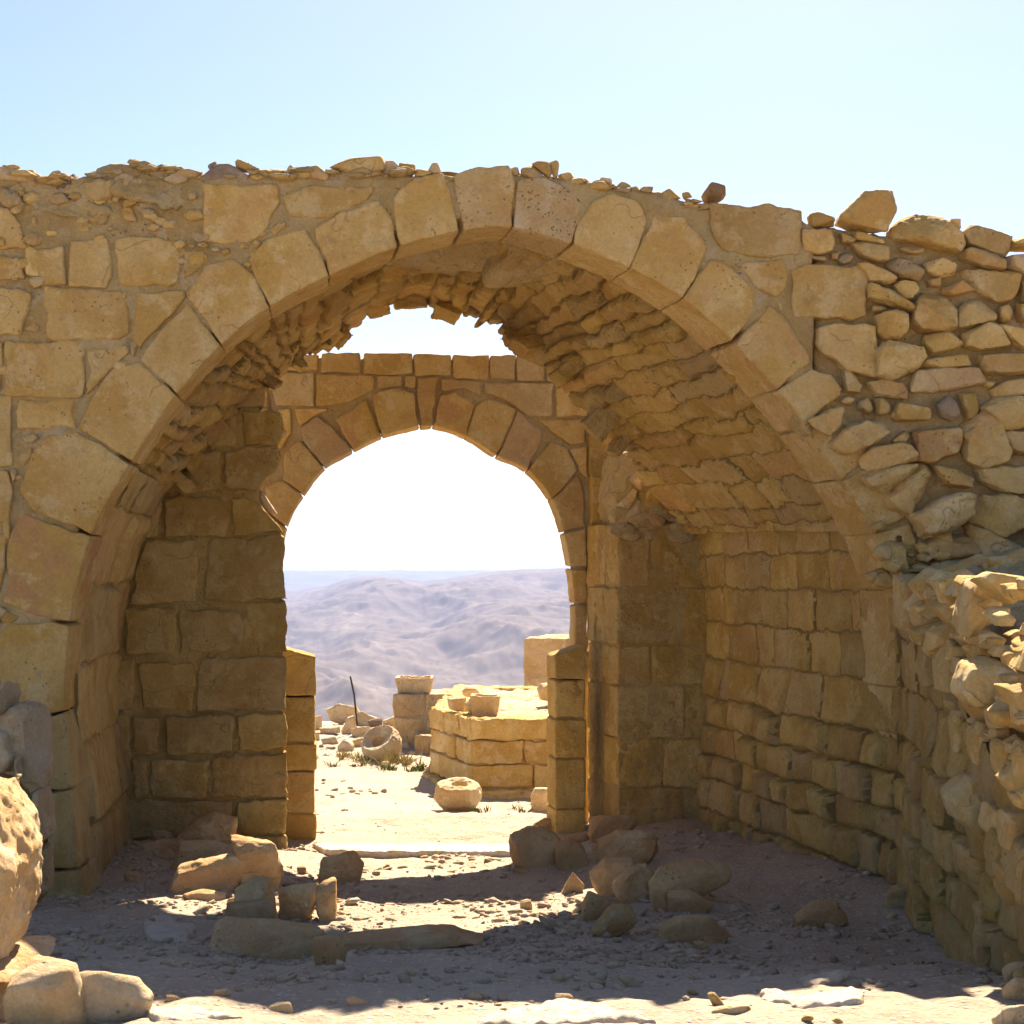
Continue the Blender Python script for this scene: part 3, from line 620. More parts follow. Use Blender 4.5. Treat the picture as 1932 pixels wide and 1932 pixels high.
# ------------------------------------------------------------------ inner piers
PY = 9.22
pier = thing('pier', 'tall shadowed ashlar pier left of the inner doorway', 'pier', (-1.85, PY + .2, -.1))
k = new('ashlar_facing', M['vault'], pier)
PL = '''780 330 1065 330 1060 650 695 675 720 500|1110 320 1530 290 1538 640 1300 650 1100 640|670 690 950 680 945 930 680 940|965 690 1290 700 1305 740 1300 910 970 925|1310 660 1540 645 1540 930 1385 935
740 980 1040 980 1035 1240 760 1230|1055 960 1540 940 1540 1240 1050 1245|710 1260 860 1265 850 1470 710 1480|880 1265 1255 1260 1250 1460 890 1475|1275 1260 1540 1245 1540 1440 1280 1455
810 1500 1115 1500 1115 1710 810 1700|1135 1490 1540 1460 1540 1700 1130 1705|600 1720 1250 1715 1255 1900 600 1932|1270 1720 1545 1705 1545 1900 1265 1900|600 1940 1000 1940 1000 2250 600 2250|1020 1910 1548 1910 1548 2150 1020 2150
885 110 950 85 1180 90 1222 190 1215 305 970 305 890 300|1240 90 1380 110 1530 272 1420 290 1260 300|985 -145 1180 -150 1195 60 985 70|1205 -145 1400 -185 1515 -180 1510 -80 1400 40 1260 70 1200 40|1290 -370 1430 -380 1500 -375 1522 -280 1510 -190 1300 -185
760 -140 965 -140 970 70 760 70|1010 -380 1270 -370 1275 -170 1010 -170|640 100 860 100 860 300 640 310|600 330 700 330 690 660 600 660|590 700 660 700 660 930 590 930|600 960 725 960 725 1240 600 1240|600 1250 700 1250 700 1700 600 1700|715 1490 795 1490 795 1700 715 1700|1180 -480 1420 -500 1425 -395 1180 -385'''.replace('\n', '|').split('|')
for s_ in PL:
    p = XZ(pg('4 ' + s_), PY); prism(p, PY, .55, -.25, k, t=tone(.35, .7, .15, .15), amp=.010, shrink=.998, inset=.985, jit=.007)
kc = new('rubble_core', M['vault'], pier)
pc = np.array([(200, 1740), (200, 985), (300, 880), (400, 800), (480, 742), (495, 792), (520, 805), (526, 840), (515, 880), (488, 930), (500, 960), (532, 1008), (536, 1300), (538, 1740)], float)
prism(XZ(pc, PY), PY + .015, .53, -.25, kc, batch='core', t=(.45, .1, .1), amp=.014, shrink=1, proud=0, jit=.004, tilt=0)
for s_ in ('4 1380 60 1400 40 1500 190 1480 215 1390 140', '1 1425 1330 1440 1320 1445 1440 1500 1490 1480 1510 1430 1470', '1 1500 1540 1525 1560 1515 1600 1500 1590'):
    kt = new('broken_edge', M['pale'], pier); rock(XZ(pg(s_), PY + .05), PY + .12, .05, kt, t=(.7, .1, .1), amp=.006)

def stack(key, x0, x1, Y0, depth, slope, zs, nx, ny, batch='face', tl=(.35, .7), seed=0, amp=.007):
    r = np.random.RandomState(seed); e_ = .009
    hull(np.array([(X + slope * yy, Y0 + yy, z) for X in (x0 + e_, x1 - e_) for yy in (e_, depth - e_) for z in (zs[0], zs[-1] - e_)]), key, batch, (.3, .1, .2), .006)
    for a, b_ in zip(zs[:-1], zs[1:]):
        cx = [0] + sorted(np.clip(np.arange(1, nx) / nx + r.uniform(-.18, .18, nx - 1), .15, .85)) + [1]
        for i in range(nx):
            cy = [0] + sorted(np.clip(np.arange(1, ny) / ny + r.uniform(-.18, .18, ny - 1), .15, .85)) + [1]
            for j in range(ny):
                g = .002; pr = r.uniform(-.008, .008); e = .01
                X0, X1 = x0 + (x1 - x0) * cx[i] + (g if i else pr), x0 + (x1 - x0) * cx[i + 1] - (g if i < nx - 1 else pr)
                y0, y1 = depth * cy[j] + (g if j else r.uniform(-.008, .008)), depth * cy[j + 1] - g
                V8 = [(X + slope * yy, Y0 + yy, z) for X in (X0, X1) for yy in (y0, y1) for z in (a + g * .6 + r.uniform(0, .004), b_ - g * .6 - r.uniform(0, .004))]
                hull(np.array(V8), key, batch, np.array([r.uniform(*tl), r.rand() ** 2 * .4, r.rand() ** 2 * .3]), amp)
RY = 9.95
rp = thing('pier', 'shadowed ashlar pier right of the inner doorway, pale rubble on top', 'pier', (.9, RY + .3, -.15))
k = new('ashlar_facing', M['vault'], rp)
zs = [-.3, -.05, .2, .52, .86, 1.12, 1.5, 1.92]
stack(k, .685, 1.34, RY, .60, -.284, zs, 2, 3, seed=5, amp=.014)
stack(k, .86, 1.3, RY, .5, -.284, [1.925, 2.12], 2, 2, seed=6, amp=.016)
kt = new('rubble_core', M['mortar'], rp)
prism(XZ(np.array([(1158, 1030), (1158, 850), (1190, 840), (1240, 870), (1320, 960), (1320, 1030)], float), RY), RY + .12, .4, -.2, kt, batch='core', t=(.4, .1, .1), amp=.035, shrink=1, proud=0)
rz = np.random.RandomState(17)
for i in range(16):
    px, py, r_ = rz.uniform(1165, 1290), rz.uniform(880, 1015), rz.uniform(12, 30); a = np.linspace(0, 2 * math.pi, 7)[:-1] + rz.rand()
    if py > 1015 - (px - 1150) * .9 or i > 9: rock(XZ(np.stack([px + 1.2 * r_ * np.cos(a), py + .8 * r_ * np.sin(a)], 1), RY), RY + .08 + .1 * rz.rand(), r_ * .0035, kt, t=tone(.35, .7), amp=.01)
for i in range(18):
    px, py, r_ = rz.uniform(1160, 1300), rz.uniform(975, 1012), rz.uniform(10, 26); a = np.linspace(0, 2 * math.pi, 7)[:-1] + rz.rand()
    rock(XZ(np.stack([px + 1.3 * r_ * np.cos(a), py + .75 * r_ * np.sin(a)], 1), RY), RY + .03 * rz.rand() + .02, r_ * .0035, kt, t=tone(.35, .7), amp=.008)
for s_ in ('D 1150 1000 1165 985 1215 930 1235 925 1245 960 1200 985 1165 1010', 'D 1160 960 1180 935 1205 905 1215 920 1190 960', 'D 1185 905 1200 880 1212 900 1208 925', 'D 1200 985 1250 940 1285 985 1280 1010 1200 1010'):
    kt = new('broken_edge', M['pale'], rp); rock(XZ(pg(s_), RY + .1), RY + .15, .09, kt, t=(.65, .1, .1), amp=.010)

def jamb(name, label, x0, x1, Y0, depth, slope, zs, ztopL, ztopR, seed, batch='face'):
    t_ = thing(name, label, 'door jamb', ((x0 + x1) / 2, Y0 + depth / 2, -.15)); k = new('shaft', M['vault'], t_)
    stack(k, x0, x1, Y0, depth, slope, zs, 1, 1, seed=seed, tl=(.5, .75))
    zt = zs[-1]; kc_ = new('broken_top', M['vault'], t_)
    V8 = [(x + slope * yy, Y0 + yy, z) for x, zz in ((x0, ztopL), (x1, ztopR)) for yy in (0, depth) for z in (zt + .003, zz)]
    hull(np.array(V8), kc_, batch, (.6, .1, .1), .008); return t_
JY = 9.85
jamb('door_jamb', 'slim left door jamb with a chipped sloping top', (520 - 966) * JY / F, (596 - 966) * JY / F, JY, .28, -.14, [-.35, .05, .32, .5, .80], 1.125, 1.055, 1)
JR = 10.2
jamb('door_jamb', 'slim right door jamb with sloping top above rounded boulders', (1047 - 966) * JR / F, (1106 - 966) * JR / F, JR, .27, -.19, [-.35, .02, .36, .62, .88], 1.04, 1.11, 2)

# ------------------------------------------------------------------ the inner arch
BY = 10.6
inner = thing('gate_arch', 'smaller inner gateway arch under a level course of ashlar', 'arch', (-.55, BY + .2, -.2))
VB = '''500 920 535 905 571 935 545 985 538 1002 505 960|537 850 565 830 613 882 572 935 535 905|568 808 600 785 625 800 666 851 615 885 570 832|632 790 690 755 722 822 667 850|700 745 750 730 782 745 791 806 722 824|787 712 828 710 820 760 817 803 792 808 787 745
830 745 860 738 895 762 880 823 818 803|897 765 920 750 975 772 938 860 880 824|975 775 1020 810 1025 830 995 885 938 861|997 885 1040 832 1070 845 1090 890 1040 945|1040 947 1090 892 1104 930 1104 994 1062 1005|1063 1006 1105 996 1108 1072 1075 1068|1076 1070 1108 1074 1110 1138 1084 1138|1083 1140 1110 1140 1110 1228 1082 1228|490 925 503 960 537 1004 530 1090 480 1090|480 1092 530 1092 530 1250 480 1250|480 1252 530 1252 530 1560 480 1560|1085 1230 1112 1230 1112 1560 1085 1560'''.replace('\n', '|').split('|')
ICURVE = XZ(spline(np.array([(530, 1250), (530, 1090), (538, 1002), (571, 935), (613, 883), (666, 851), (722, 824), (790, 806), (819, 804), (880, 824), (938, 861), (994, 886), (1043, 946), (1062, 1004), (1075, 1068), (1083, 1138), (1083, 1228), (1085, 1400)], float)), BY)
for s_ in VB:
    p = pg('D ' + s_); k = new('voussoir', M['stone'], inner)
    prism(XZ(p, BY), BY, .27, -.10, k, batch='face', t=tone(.25, .5, .3, .3), amp=.005, shrink=.995, inset=.985, jit=.004, tilt=.004, snap=ICURVE)
k = new('ashlar_facing', M['stone'], inner)
for s_ in '''440 668 520 668 520 700 440 700|522 668 603 668 603 700 522 700|606 665 682 665 682 704 606 704|685 666 778 666 778 707 685 707|780 667 852 667 852 710 780 710|854 669 923 669 923 716 854 716|925 669 973 669 973 717 925 717|975 669 1028 669 1027 720 975 720|1030 669 1110 669 1110 722 1030 722|1112 669 1160 669 1160 722 1112 722
440 702 505 702 505 768 440 768|507 702 593 702 593 768 507 768|596 705 708 706 708 735 655 762 596 768|710 708 760 708 760 730 712 735|763 708 785 708 785 735 763 732|830 713 910 720 908 744 880 735 832 737|912 720 1045 722 1043 787 998 787 960 758 912 742|1047 724 1110 724 1110 787 1047 787
440 770 550 770 550 815 535 840 500 900 440 900|553 770 625 770 600 782 566 805|1010 790 1105 790 1105 838 1075 840 1030 805|1072 846 1108 842 1108 905 1095 890'''.replace('\n', '|').split('|'):
    prism(XZ(pg('D ' + s_), BY), BY, .26, -.10, k, t=tone(.3, .6, .2, .35), amp=.004, shrink=.985, jit=.003, proud=.004 * rng.rand())
k = new('quoin_column', M['vault'], inner)
stack(k, (1112 - 966) * BY / F, (1168 - 966) * BY / F, BY - .08, .5, -.15, [1.3, 1.55, 1.92, 2.26, 2.66], 1, 1, seed=9)
k = new('rubble_core', M['mortar'], inner)
oc = np.array([(440, 1560), (440, 672), (1160, 676), (1160, 1000), (1110, 1010), (1112, 1560), (1092, 1560), (1090, 1140), (1082, 1070), (1070, 1000), (1046, 938), (1003, 876), (944, 850), (885, 812), (805, 795), (720, 812), (660, 840), (606, 875), (562, 930), (530, 1000), (525, 1560)], float)
prism(XZ(oc, BY), BY + .02, .23, -.10, k, batch='core', t=(.35, .1, .25), amp=.008, shrink=1, inset=1, proud=0, jit=.003, tilt=0)

# threshold
sill = new('door_sill', M['white'], None, 'worn white stone sill lying across the inner doorway', 'sill')
ysl = ground_hit(800, 1618); g0 = float(gz(-.5, ysl))
p = np.array([((615 - 966) * ysl / F, ysl + .02), (.05, ysl - .02), (.06, ysl + .24), (-1.25, ysl + .30)])
hull(np.array([(x, y, z) for x, y in p for z in (g0 - .12, g0 + .035)]), sill, 'face', (.95, 0, .3), .010)

# ------------------------------------------------------------------ court: platform, low walls, millstones
plan = [(-.34, 12.7), (2.3, 12.9), (2.3, 16.2), (-.62, 16.4), (-.74, 13.8)]
plat = thing('stone_platform', 'waist-high angled stone platform with a flat sunlit top', 'platform', (.8, 14.3, -.3))
kb = new('coursed_side', M['stone'], plat); zc = [-.42, -.20, .0, .2, .39]
for ci, (a, b_) in enumerate(zip(zc[:-1], zc[1:])):
    for e0, e1 in zip(plan, plan[1:] + plan[:1]):
        e0, e1 = np.array(e0), np.array(e1); L = np.linalg.norm(e1 - e0); dv = (e1 - e0) / L; inn = np.array([-dv[1], dv[0]])
        cuts = [0.0]
        while cuts[-1] < L - .25: cuts.append(min(L, cuts[-1] + rng.uniform(.32, .75)))
        if L - cuts[-1] > .01: cuts[-1] = L
        out = .07 if ci == 0 else rng.uniform(-.012, .015)
        for c0, c1 in zip(cuts[:-1], cuts[1:]):
            q = [e0 + dv * (c0 + .001) - inn * (out + rng.uniform(-.01, .01)), e0 + dv * (c1 - .001) - inn * (out + rng.uniform(-.01, .01))]; q += [q[1] + inn * .35, q[0] + inn * .35]
            hull(np.array([(x, y, z) for x, y in q for z in (a + .001, b_ - .001 - rng.uniform(0, .005))]), kb, 'far', (rng.uniform(.5, .8), .15 * rng.rand(), .1 * rng.rand()), .018)
kt = new('top_paving', M['pale'], plat)
pp = np.array(plan); cpl = pp.mean(0); pin = cpl + (pp - cpl) * .975
hull(np.array([(x, y, z) for x, y in pin for z in (-.3, .375)]), kt, 'far', (.8, .05, .25), .022)

lw = thing('low_wall', 'low pale masonry stub carrying a stone basin', 'wall', (-.9, 16.4, -.3)); k = new('coursed_blocks', M['pale'], lw)
stack(k, -1.26, -.35, 16.2, .7, .1, [-.45, -.2, .06, .31], 3, 2, batch='far', tl=(.5, .75), seed=12, amp=.012)
k = new('footing', M['pale'], lw); hull(np.array([(x, y, z) for x in (-1.0, -.5) for y in (15.75, 16.2) for z in (-.5, -.08)]), k, 'far', (.6, .1, .2), .02)
fw = thing('low_wall', 'square block of wall behind the platform, flat topped', 'wall', (.9, 18, -.3)); k = new('coursed_blocks', M['pale'], fw)
stack(k, .13, 2.0, 17.6, 1.2, .28, [-.4, .0, .4, .84], 6, 2, batch='far', tl=(.5, .75), seed=14, amp=.014)

def lathe_stone(key, centre, prof, tiltx, tilty, batch, t, amp, seg=40):
    V, fs = [], []; k = len(prof)
    for i in range(seg):
        a = 2 * math.pi * i / seg; wob = 1 + .03 * math.sin(2 * a + .6) + .02 * math.sin(5 * a)
        for r_, z in prof: V.append((r_ * wob * math.cos(a), r_ * wob * math.sin(a), z))
    for i in range(seg):
        j = (i + 1) % seg
        for q in range(k): fs.append([i * k + q, j * k + q, j * k + (q + 1) % k, i * k + (q + 1) % k])
    V = np.array(V); cx_, sx_ = math.cos(tiltx), math.sin(tiltx); V = V @ np.array([[1, 0, 0], [0, cx_, sx_], [0, -sx_, cx_]])
    cy_, sy_ = math.cos(tilty), math.sin(tilty); V = V @ np.array([[cy_, 0, -sy_], [0, 1, 0], [sy_, 0, cy_]])
    Q.setdefault(batch, []).append((key, V + np.array(centre), fs, np.array(t, float), amp))
ym = ground_hit(863, 1530); k = new('millstone', M['pale'], None, 'round millstone lying flat in the sun before the platform', 'millstone')
rM = 44 * ym / F * 1.0
lathe_stone(k, ((863 - 966) * ym / F, ym + rM * .8, float(gz(-.4, ym)) + .035), [(rM * .33, .02), (rM * .8, -.03), (rM * 1.02, .03), (rM * 1.03, .10), (rM * .92, .155), (rM * .6, .17), (rM * .33, .15)], .20, .05, 'rock', (.85, .05, .35), .012)
yr = 15.2; k = new('millstone', M['pale'], None, 'round grey millstone tilted on its edge among the weeds', 'millstone'); rR = 38 * yr / F
lathe_stone(k, ((721 - 966) * yr / F, yr, EYE - (1408 - HY) * yr / F), [(rR * .34, -.10), (rR * .85, -.13), (rR * 1.03, -.04), (rR * 1.02, .05), (rR * .85, .13), (rR * .34, .09)], .62, -.42, 'rock', (.75, .05, .7), .012)

# ------------------------------------------------------------------ loose stones
def loose(name, s_, label, Y=None, d=None, mt='pale', t=None, group=None, cat='stone', batch='rock', foot=None, lean=.12, sink=0, cuts=10):
    p = pg(s_)
    if Y is None:
        yb = p[:, 1].max() if foot is None else foot
        Yg_ = ground_hit(p[:, 0].mean(), yb); q = XZ(p, Yg_); dd = d or .42 * min(np.ptp(q[:, 0]), max(np.ptp(q[:, 1]), .6 * np.ptp(q[:, 0])))
        Y = Yg_ + dd * .8; q = XZ(p, Y); q[q[:, 1] < np.median(q[:, 1]), 1] -= .03 * min(1, np.ptp(q[:, 1]) / .2)
    else:
        q = XZ(p, Y); q[q[:, 1] < q[:, 1].mean(), 1] -= sink; dd = d or .45 * min(np.ptp(q[:, 0]), np.ptp(q[:, 1]) * 1.6)
    key = new(name, M[mt], None, label, cat, group)
    rock(q, Y, dd, key, batch, t if t is not None else tone(.45, .8, .2, .2), lean=lean, grow=1.2 if cuts > 5 else 1.06, blunt=.88, cuts=cuts); return key
gl = 'loose stones on the wall top'
TOPS = [('1 0 150 130 170 215 190 230 235 150 215 0 210 -60 205 -60 160', 'long flat slab on the wall top at the left edge', 'pale', None),
 ('1 260 208 285 165 330 160 364 208 350 216', 'small pointed stone beside the dark slab on the left wall top', 'pale', None),
 ('1 300 230 400 185 420 235 400 310 320 300', 'dark upright slab set in the crumbling left wall top', 'dark', None),
 ('1 480 240 640 230 665 260 640 320 560 330 490 300', 'rounded tan block embedded below the earth hump at upper left', 'stone', None),
 ('1 885 210 960 165 1020 180 1010 225 940 235', 'pale grey stone right of the earth hump', 'pale', (.6, .1, .5)),
 ('1 925 240 980 215 1020 240 1015 270 950 262', 'small grey pebble below the pale stone right of the hump', 'pale', (.5, .1, .7)),
 ('1 1060 215 1170 140 1230 135 1340 190 1330 215 1150 212', 'wide dark purplish slab above the first square ashlar', 'dark', (.9, .3, .5)),
 ('1 1110 132 1160 113 1172 140 1120 147', 'tiny dark stone perched on the purplish slab', 'dark', None),
 ('1 1258 110 1290 115 1412 155 1400 168 1262 152', 'thin tilted flake standing over the purplish slab', 'stone', None),
 ('1 1340 182 1430 165 1510 180 1510 222 1360 210', 'flat tan stone right of the purplish slab', 'stone', None),
 ('1 1538 155 1560 133 1602 160 1585 182 1545 178', 'small knobbly stone on the wall top above the long ashlar', 'pale', None),
 ('1 1610 162 1710 130 1772 188 1750 215 1640 195', 'pale rounded stone above the long ashlar', 'pale', None),
 ('2 5 190 60 130 105 110 120 180 70 230 20 220', 'dark grey angular stone over the left haunch of the arch', 'dark', (.9, .1, .8)),
 ('2 -60 150 60 100 230 98 250 150 180 180 40 165', 'broad tan slab lying behind the dark grey angular stone', 'stone', None),
 ('2 222 165 250 112 288 104 320 142 322 174 260 182', 'peaked stone at the highest point of the left rubble', 'pale', None),
 ('2 315 120 405 135 400 162 340 182 315 165', 'squat stone just right of the peaked one', 'stone', None),
 ('2 465 170 495 128 528 126 558 168 510 176', 'lone pointed stone left of the crown', 'pale', None),
 ('2 908 155 960 133 972 182 930 190', 'small stone touching the right edge of the crown voussoir', 'stone', None),
 ('2 970 155 1040 130 1105 200 1080 212 975 185', 'reddish tan stone over the pitted voussoir', 'stone', (.5, .7, .1)),
 ('2 1025 132 1070 112 1120 125 1140 162 1120 192 1060 150', 'rounded stone leaning on the reddish one over the pitted voussoir', 'stone', None),
 ('2 1120 122 1165 106 1182 130 1170 192 1140 178', 'upright square stone at the right of the crown cluster', 'stone', None),
 ('2 1172 195 1240 172 1276 215 1220 240', 'triangular stone just right of the crown cluster', 'stone', None),
 ('2 1278 212 1320 198 1352 228 1300 236', 'small stone second right of the crown cluster', 'pale', None),
 ('2 1350 224 1420 210 1436 252 1360 250', 'low brown stone where the right haunch starts down', 'stone', None),
 ('2 1393 202 1460 208 1462 232 1400 220', 'pale flat stone resting on the low brown stone', 'pale', (.9, 0, .2)),
 ('2 1485 250 1510 228 1562 250 1540 288 1490 280', 'squarish stone midway down the right haunch', 'stone', None),
 ('2 1428 250 1480 238 1486 272 1440 276', 'round little stone left of the squarish one on the haunch', 'stone', None),
 ('2 1722 288 1770 263 1832 302 1760 326', 'larger tan stone near the foot of the right haunch', 'stone', None),
 ('2 1833 284 1870 270 1892 296 1840 302', 'reddish brown bit left of the dark cap', 'stone', (.4, .8, .1)),
 ('3 203 192 240 160 320 163 322 205 300 226 215 228', 'blackened stone cap standing on the big square ashlar corner', 'dark', (.35, .3, .2)),
 ('3 930 312 1060 187 1160 175 1200 185 1225 290 1180 412 1040 388 930 348', 'large wedge-shaped boulder standing on the right wall top', 'stone', (.6, .3, .1)),
 ('3 1205 390 1250 340 1340 295 1480 322 1575 430 1582 480 1545 527 1440 502 1330 455 1215 432', 'big sloping slab right of the wedge-shaped boulder', 'stone', (.62, .15, .15)),
 ('3 1498 326 1560 333 1573 392 1520 372', 'small stone behind the big sloping slab', 'stone', None),
 ('3 1575 412 1625 368 1842 440 1832 500 1790 547 1590 477', 'brown leaning slab at the upper right of the wall top', 'stone', (.3, .35, .3)),
 ('3 1560 492 1600 485 1740 512 1802 560 1800 612 1660 590 1560 550', 'flat sunlit slab under the brown leaning slab', 'stone', (.4, .3, .2)),
 ('3 1840 440 1932 422 2010 440 2010 476 1850 478', 'flat stone on the wall top at the right edge', 'stone', None),
 ('3 1815 532 1932 520 2010 560 2000 640 1910 640 1815 592', 'pale block under the flat stone at the right edge', 'pale', None)]
for s_, lb, mt, t in TOPS:
    big = len(s_) > 0 and s_[0] == '3'
    loose('loose_stone', s_, lb, Y=FY + (.10 if big else .05), d=(.14 if big else None), mt=mt, t=t, group=gl, lean=.05, sink=0 if big else .014, cuts=3)
# small bits of rubble along the top, too small to single out
bits = []
for i in range(190):
    px = rng.uniform(1060, 1335) if i < 50 else rng.uniform(-10, 860); py = np.interp(px, [0, 80, 160, 250, 330, 420, 620, 700, 850, 1060, 1200, 1335], [306, 326, 328, 300, 314, 321, 314, 315, 324, 332, 349, 378]) + rng.uniform(-1, 13)
    r_ = rng.uniform(4, 12) if rng.rand() < .7 else rng.uniform(10, 22); a = np.linspace(0, 2 * math.pi, 6)[:-1] + rng.normal(0, .3, 5) + rng.uniform(0, 6); p = np.stack([px + r_ * 1.5 * np.cos(a), py + min(r_ * .7, 9) * np.sin(a)], 1)
    key = new('rubble_bit', M['stone' if rng.rand() < .6 else 'mortar'], None, 'small bit of rubble on the wall top', 'stone', 'rubble bits on the wall top'); rock(XZ(p, FY) - [0, .010], FY + rng.uniform(.0, .10), r_ * .0028, key, 'fine', tone(), min(.006, r_ * .0005), cuts=3)

G1 = 'fallen stones by the left pier'; G2 = 'fallen stones by the right pier'; G3 = 'stones at the edge of the court'; G4 = 'foreground stones'
LEFT = [('7 575 240 620 195 700 195 720 240 700 292 600 288', 'brown rounded stone in shade at the back of the left pile', 'stone', (.4, .2, .3)), ('7 690 265 745 225 800 200 880 215 882 300 685 305', 'wide slab in shade against the left pier', 'stone', (.45, .1, .2)),
 ('7 655 405 690 315 800 310 875 330 862 385 700 402 655 440', 'half-lit wedge stone behind the long sunlit slab', 'stone', (.6, .1, .1)), ('7 660 452 690 400 870 365 945 375 942 440 850 500 760 487 680 482', 'long sunlit slab on top of the left pile', 'pale', (.75, .1, .1)),
 ('7 893 305 1050 310 1097 440 1062 502 930 470', 'square block leaning at the foot of the left pier', 'stone', (.5, .15, .1)), ('7 900 490 960 440 1030 450 1052 600 1010 612 905 560', 'rounded grey stone at the front of the left pile', 'pale', (.6, .1, .4)),
 ('7 858 595 870 540 1020 523 1047 612 960 618', 'dark brown shaded block below the rounded grey stone', 'stone', (.1, .4, .5)), ('7 1060 485 1100 472 1200 475 1212 590 1140 612 1065 595', 'cube-like sunlit stone right of the left pile', 'pale', (.8, .1, .1)),
 ('7 1190 470 1288 455 1300 602 1240 608 1205 570', 'broken sunlit stone beside the cube-like one', 'pale', (.7, .1, .1)), ('7 1210 365 1330 350 1364 392 1350 462 1215 448', 'single squarish stone in the sun before the left jamb', 'pale', (.7, .2, .1)),
 ('7 1122 402 1160 393 1158 428 1128 430', 'small grey stone between jamb and squarish stone', 'pale', (.4, .1, .9)), ('7 472 428 520 420 537 465 470 462', 'small half-lit stone alone left of the pile', 'pale', (.6, .1, .3)),
 ('7 700 500 760 490 845 500 840 530 720 530', 'flat sunlit flake under the long slab', 'pale', (.9, 0, .2)), ('7 815 625 870 605 1010 608 1190 652 1182 745 1080 755 900 722 820 700', 'large flat boulder sunk in the shaded floor', 'pale', (.5, .1, .6)),
 ('7 1190 658 1285 668 1302 720 1290 772 1200 752', 'upright dark stone right of the large flat boulder', 'pale', (.2, .2, .6)), ('7 1298 695 1330 662 1650 645 1760 643 1797 690 1790 712 1300 716', 'long low kerb-like stone across the passage', 'pale', (.4, .2, .5)),
 ('7 550 310 610 298 680 305 680 342 560 345', 'low brown stone in the left corner shade', 'stone', (.4, .1, .3)), ('7 580 270 610 265 640 280 635 300 585 298', 'small pale cobble in the left corner shade', 'pale', (.5, .1, .3)),
 ('7 860 520 900 510 925 522 905 545 860 545', 'small light cobble below the sunlit slab', 'pale', (.7, .1, .2)), ('7 580 340 640 330 660 360 600 375', 'dark lump in the shade behind the half-lit wedge', 'stone', (.3, .1, .3))]
for s_, lb, mt, t in LEFT: loose('fallen_stone', s_, lb, mt='fallen' if mt != 'dark' else mt, t=(min(1, t[0] + .15), t[1] + .4, t[2] * .3), group=G1)
RIGHT = [('8 0 285 60 255 130 258 167 300 162 390 100 406 20 402 0 340', 'big rounded boulder at the right side of the doorway', 'stone', (.4, .1, .4)), ('8 165 330 220 290 280 330 287 400 200 416 165 385', 'round boulder just right of the biggest one', 'stone', (.35, .2, .3)),
 ('8 140 285 270 275 292 312 220 320 150 320', 'long stone lying behind the two round boulders', 'stone', (.5, .1, .3)), ('8 78 248 120 213 165 225 172 272 85 270', 'brown stone behind the biggest boulder', 'stone', (.25, .1, .3)),
 ('8 300 212 340 195 420 198 457 235 440 270 330 298 300 262', 'smooth boulder at the back of the right pile', 'stone', (.55, .1, .3)), ('8 335 302 400 268 540 253 562 280 440 325 400 372 350 388', 'long flat stone on top of the right pile', 'stone', (.65, .1, .2)),
 ('8 398 342 440 295 560 298 556 340 490 392 410 375', 'rusty topped stone leaning under the long flat stone', 'stone', (.5, .5, .2)), ('8 300 425 350 388 440 385 450 402 385 452 372 522 310 472', 'broken squarish stone low in the right pile', 'stone', (.65, .1, .2)),
 ('8 383 462 440 410 500 400 527 430 520 482 450 547 385 532', 'egg-shaped tilted stone in the middle of the right pile', 'stone', (.55, .1, .4)), ('8 530 435 570 400 700 388 792 400 780 432 620 492 590 532 530 495', 'long block lying to the right of the pile', 'stone', (.5, .2, .3)),
 ('8 595 500 680 490 785 520 690 582 598 582', 'low block below the long block on the right', 'stone', (.4, .1, .2)), ('8 262 545 290 498 370 530 310 612 265 590', 'brown stone at the shadow edge low in the right pile', 'stone', (.4, .2, .2)),
 ('8 305 620 370 560 450 550 472 602 370 672', 'dull earth-coloured stone lowest in the right pile', 'stone', (.3, .2, .2)), ('8 183 502 225 418 267 470 260 505', 'triangular stone standing alone by the round boulder', 'stone', (.45, .1, .2)),
 ('8 565 610 640 585 740 588 802 640 760 690 570 692', 'flat dusty block half buried right of the pile', 'stone', (.4, .1, .3)), ('8 1062 580 1130 528 1210 530 1252 582 1140 632 1070 610', 'lone dusty boulder in the middle of the shaded right floor', 'stone', (.4, .1, .2)),
 ('8 1405 480 1450 465 1540 470 1560 520 1410 560', 'pale block at the foot of the right wall', 'stone', (.5, .1, .2)), ('8 535 500 580 505 600 570 540 575', 'small stone tucked under the long block', 'stone', (.4, .1, .2)),
 ('8 30 532 70 528 82 560 35 563', 'pale pebble in the sunny patch left of the pile', 'pale', (.7, .1, .2)), ('8 300 330 340 325 345 390 300 395', 'narrow stone wedged between round boulder and pile', 'stone', (.35, .1, .5)),
 ('8 5 402 60 400 65 425 10 430', 'flat chip before the biggest boulder', 'stone', (.4, .1, .3)), ('8 680 688 720 682 745 705 700 718', 'flat brown flake on the shaded floor below the dusty block', 'stone', (.4, .3, .2)), ('8 1195 750 1215 740 1240 755 1215 766 1200 765', 'dark flint on the shaded floor', 'dark', None),
 ('8 1410 590 1435 568 1455 578 1425 600', 'small angular stone near the right wall foot', 'stone', None)]
for s_, lb, mt, t in RIGHT: loose('fallen_stone', s_, lb, mt='fallen' if mt != 'dark' else mt, t=None if t is None else (t[0] + .1, t[1] + .4, t[2] * .3), group=G2)
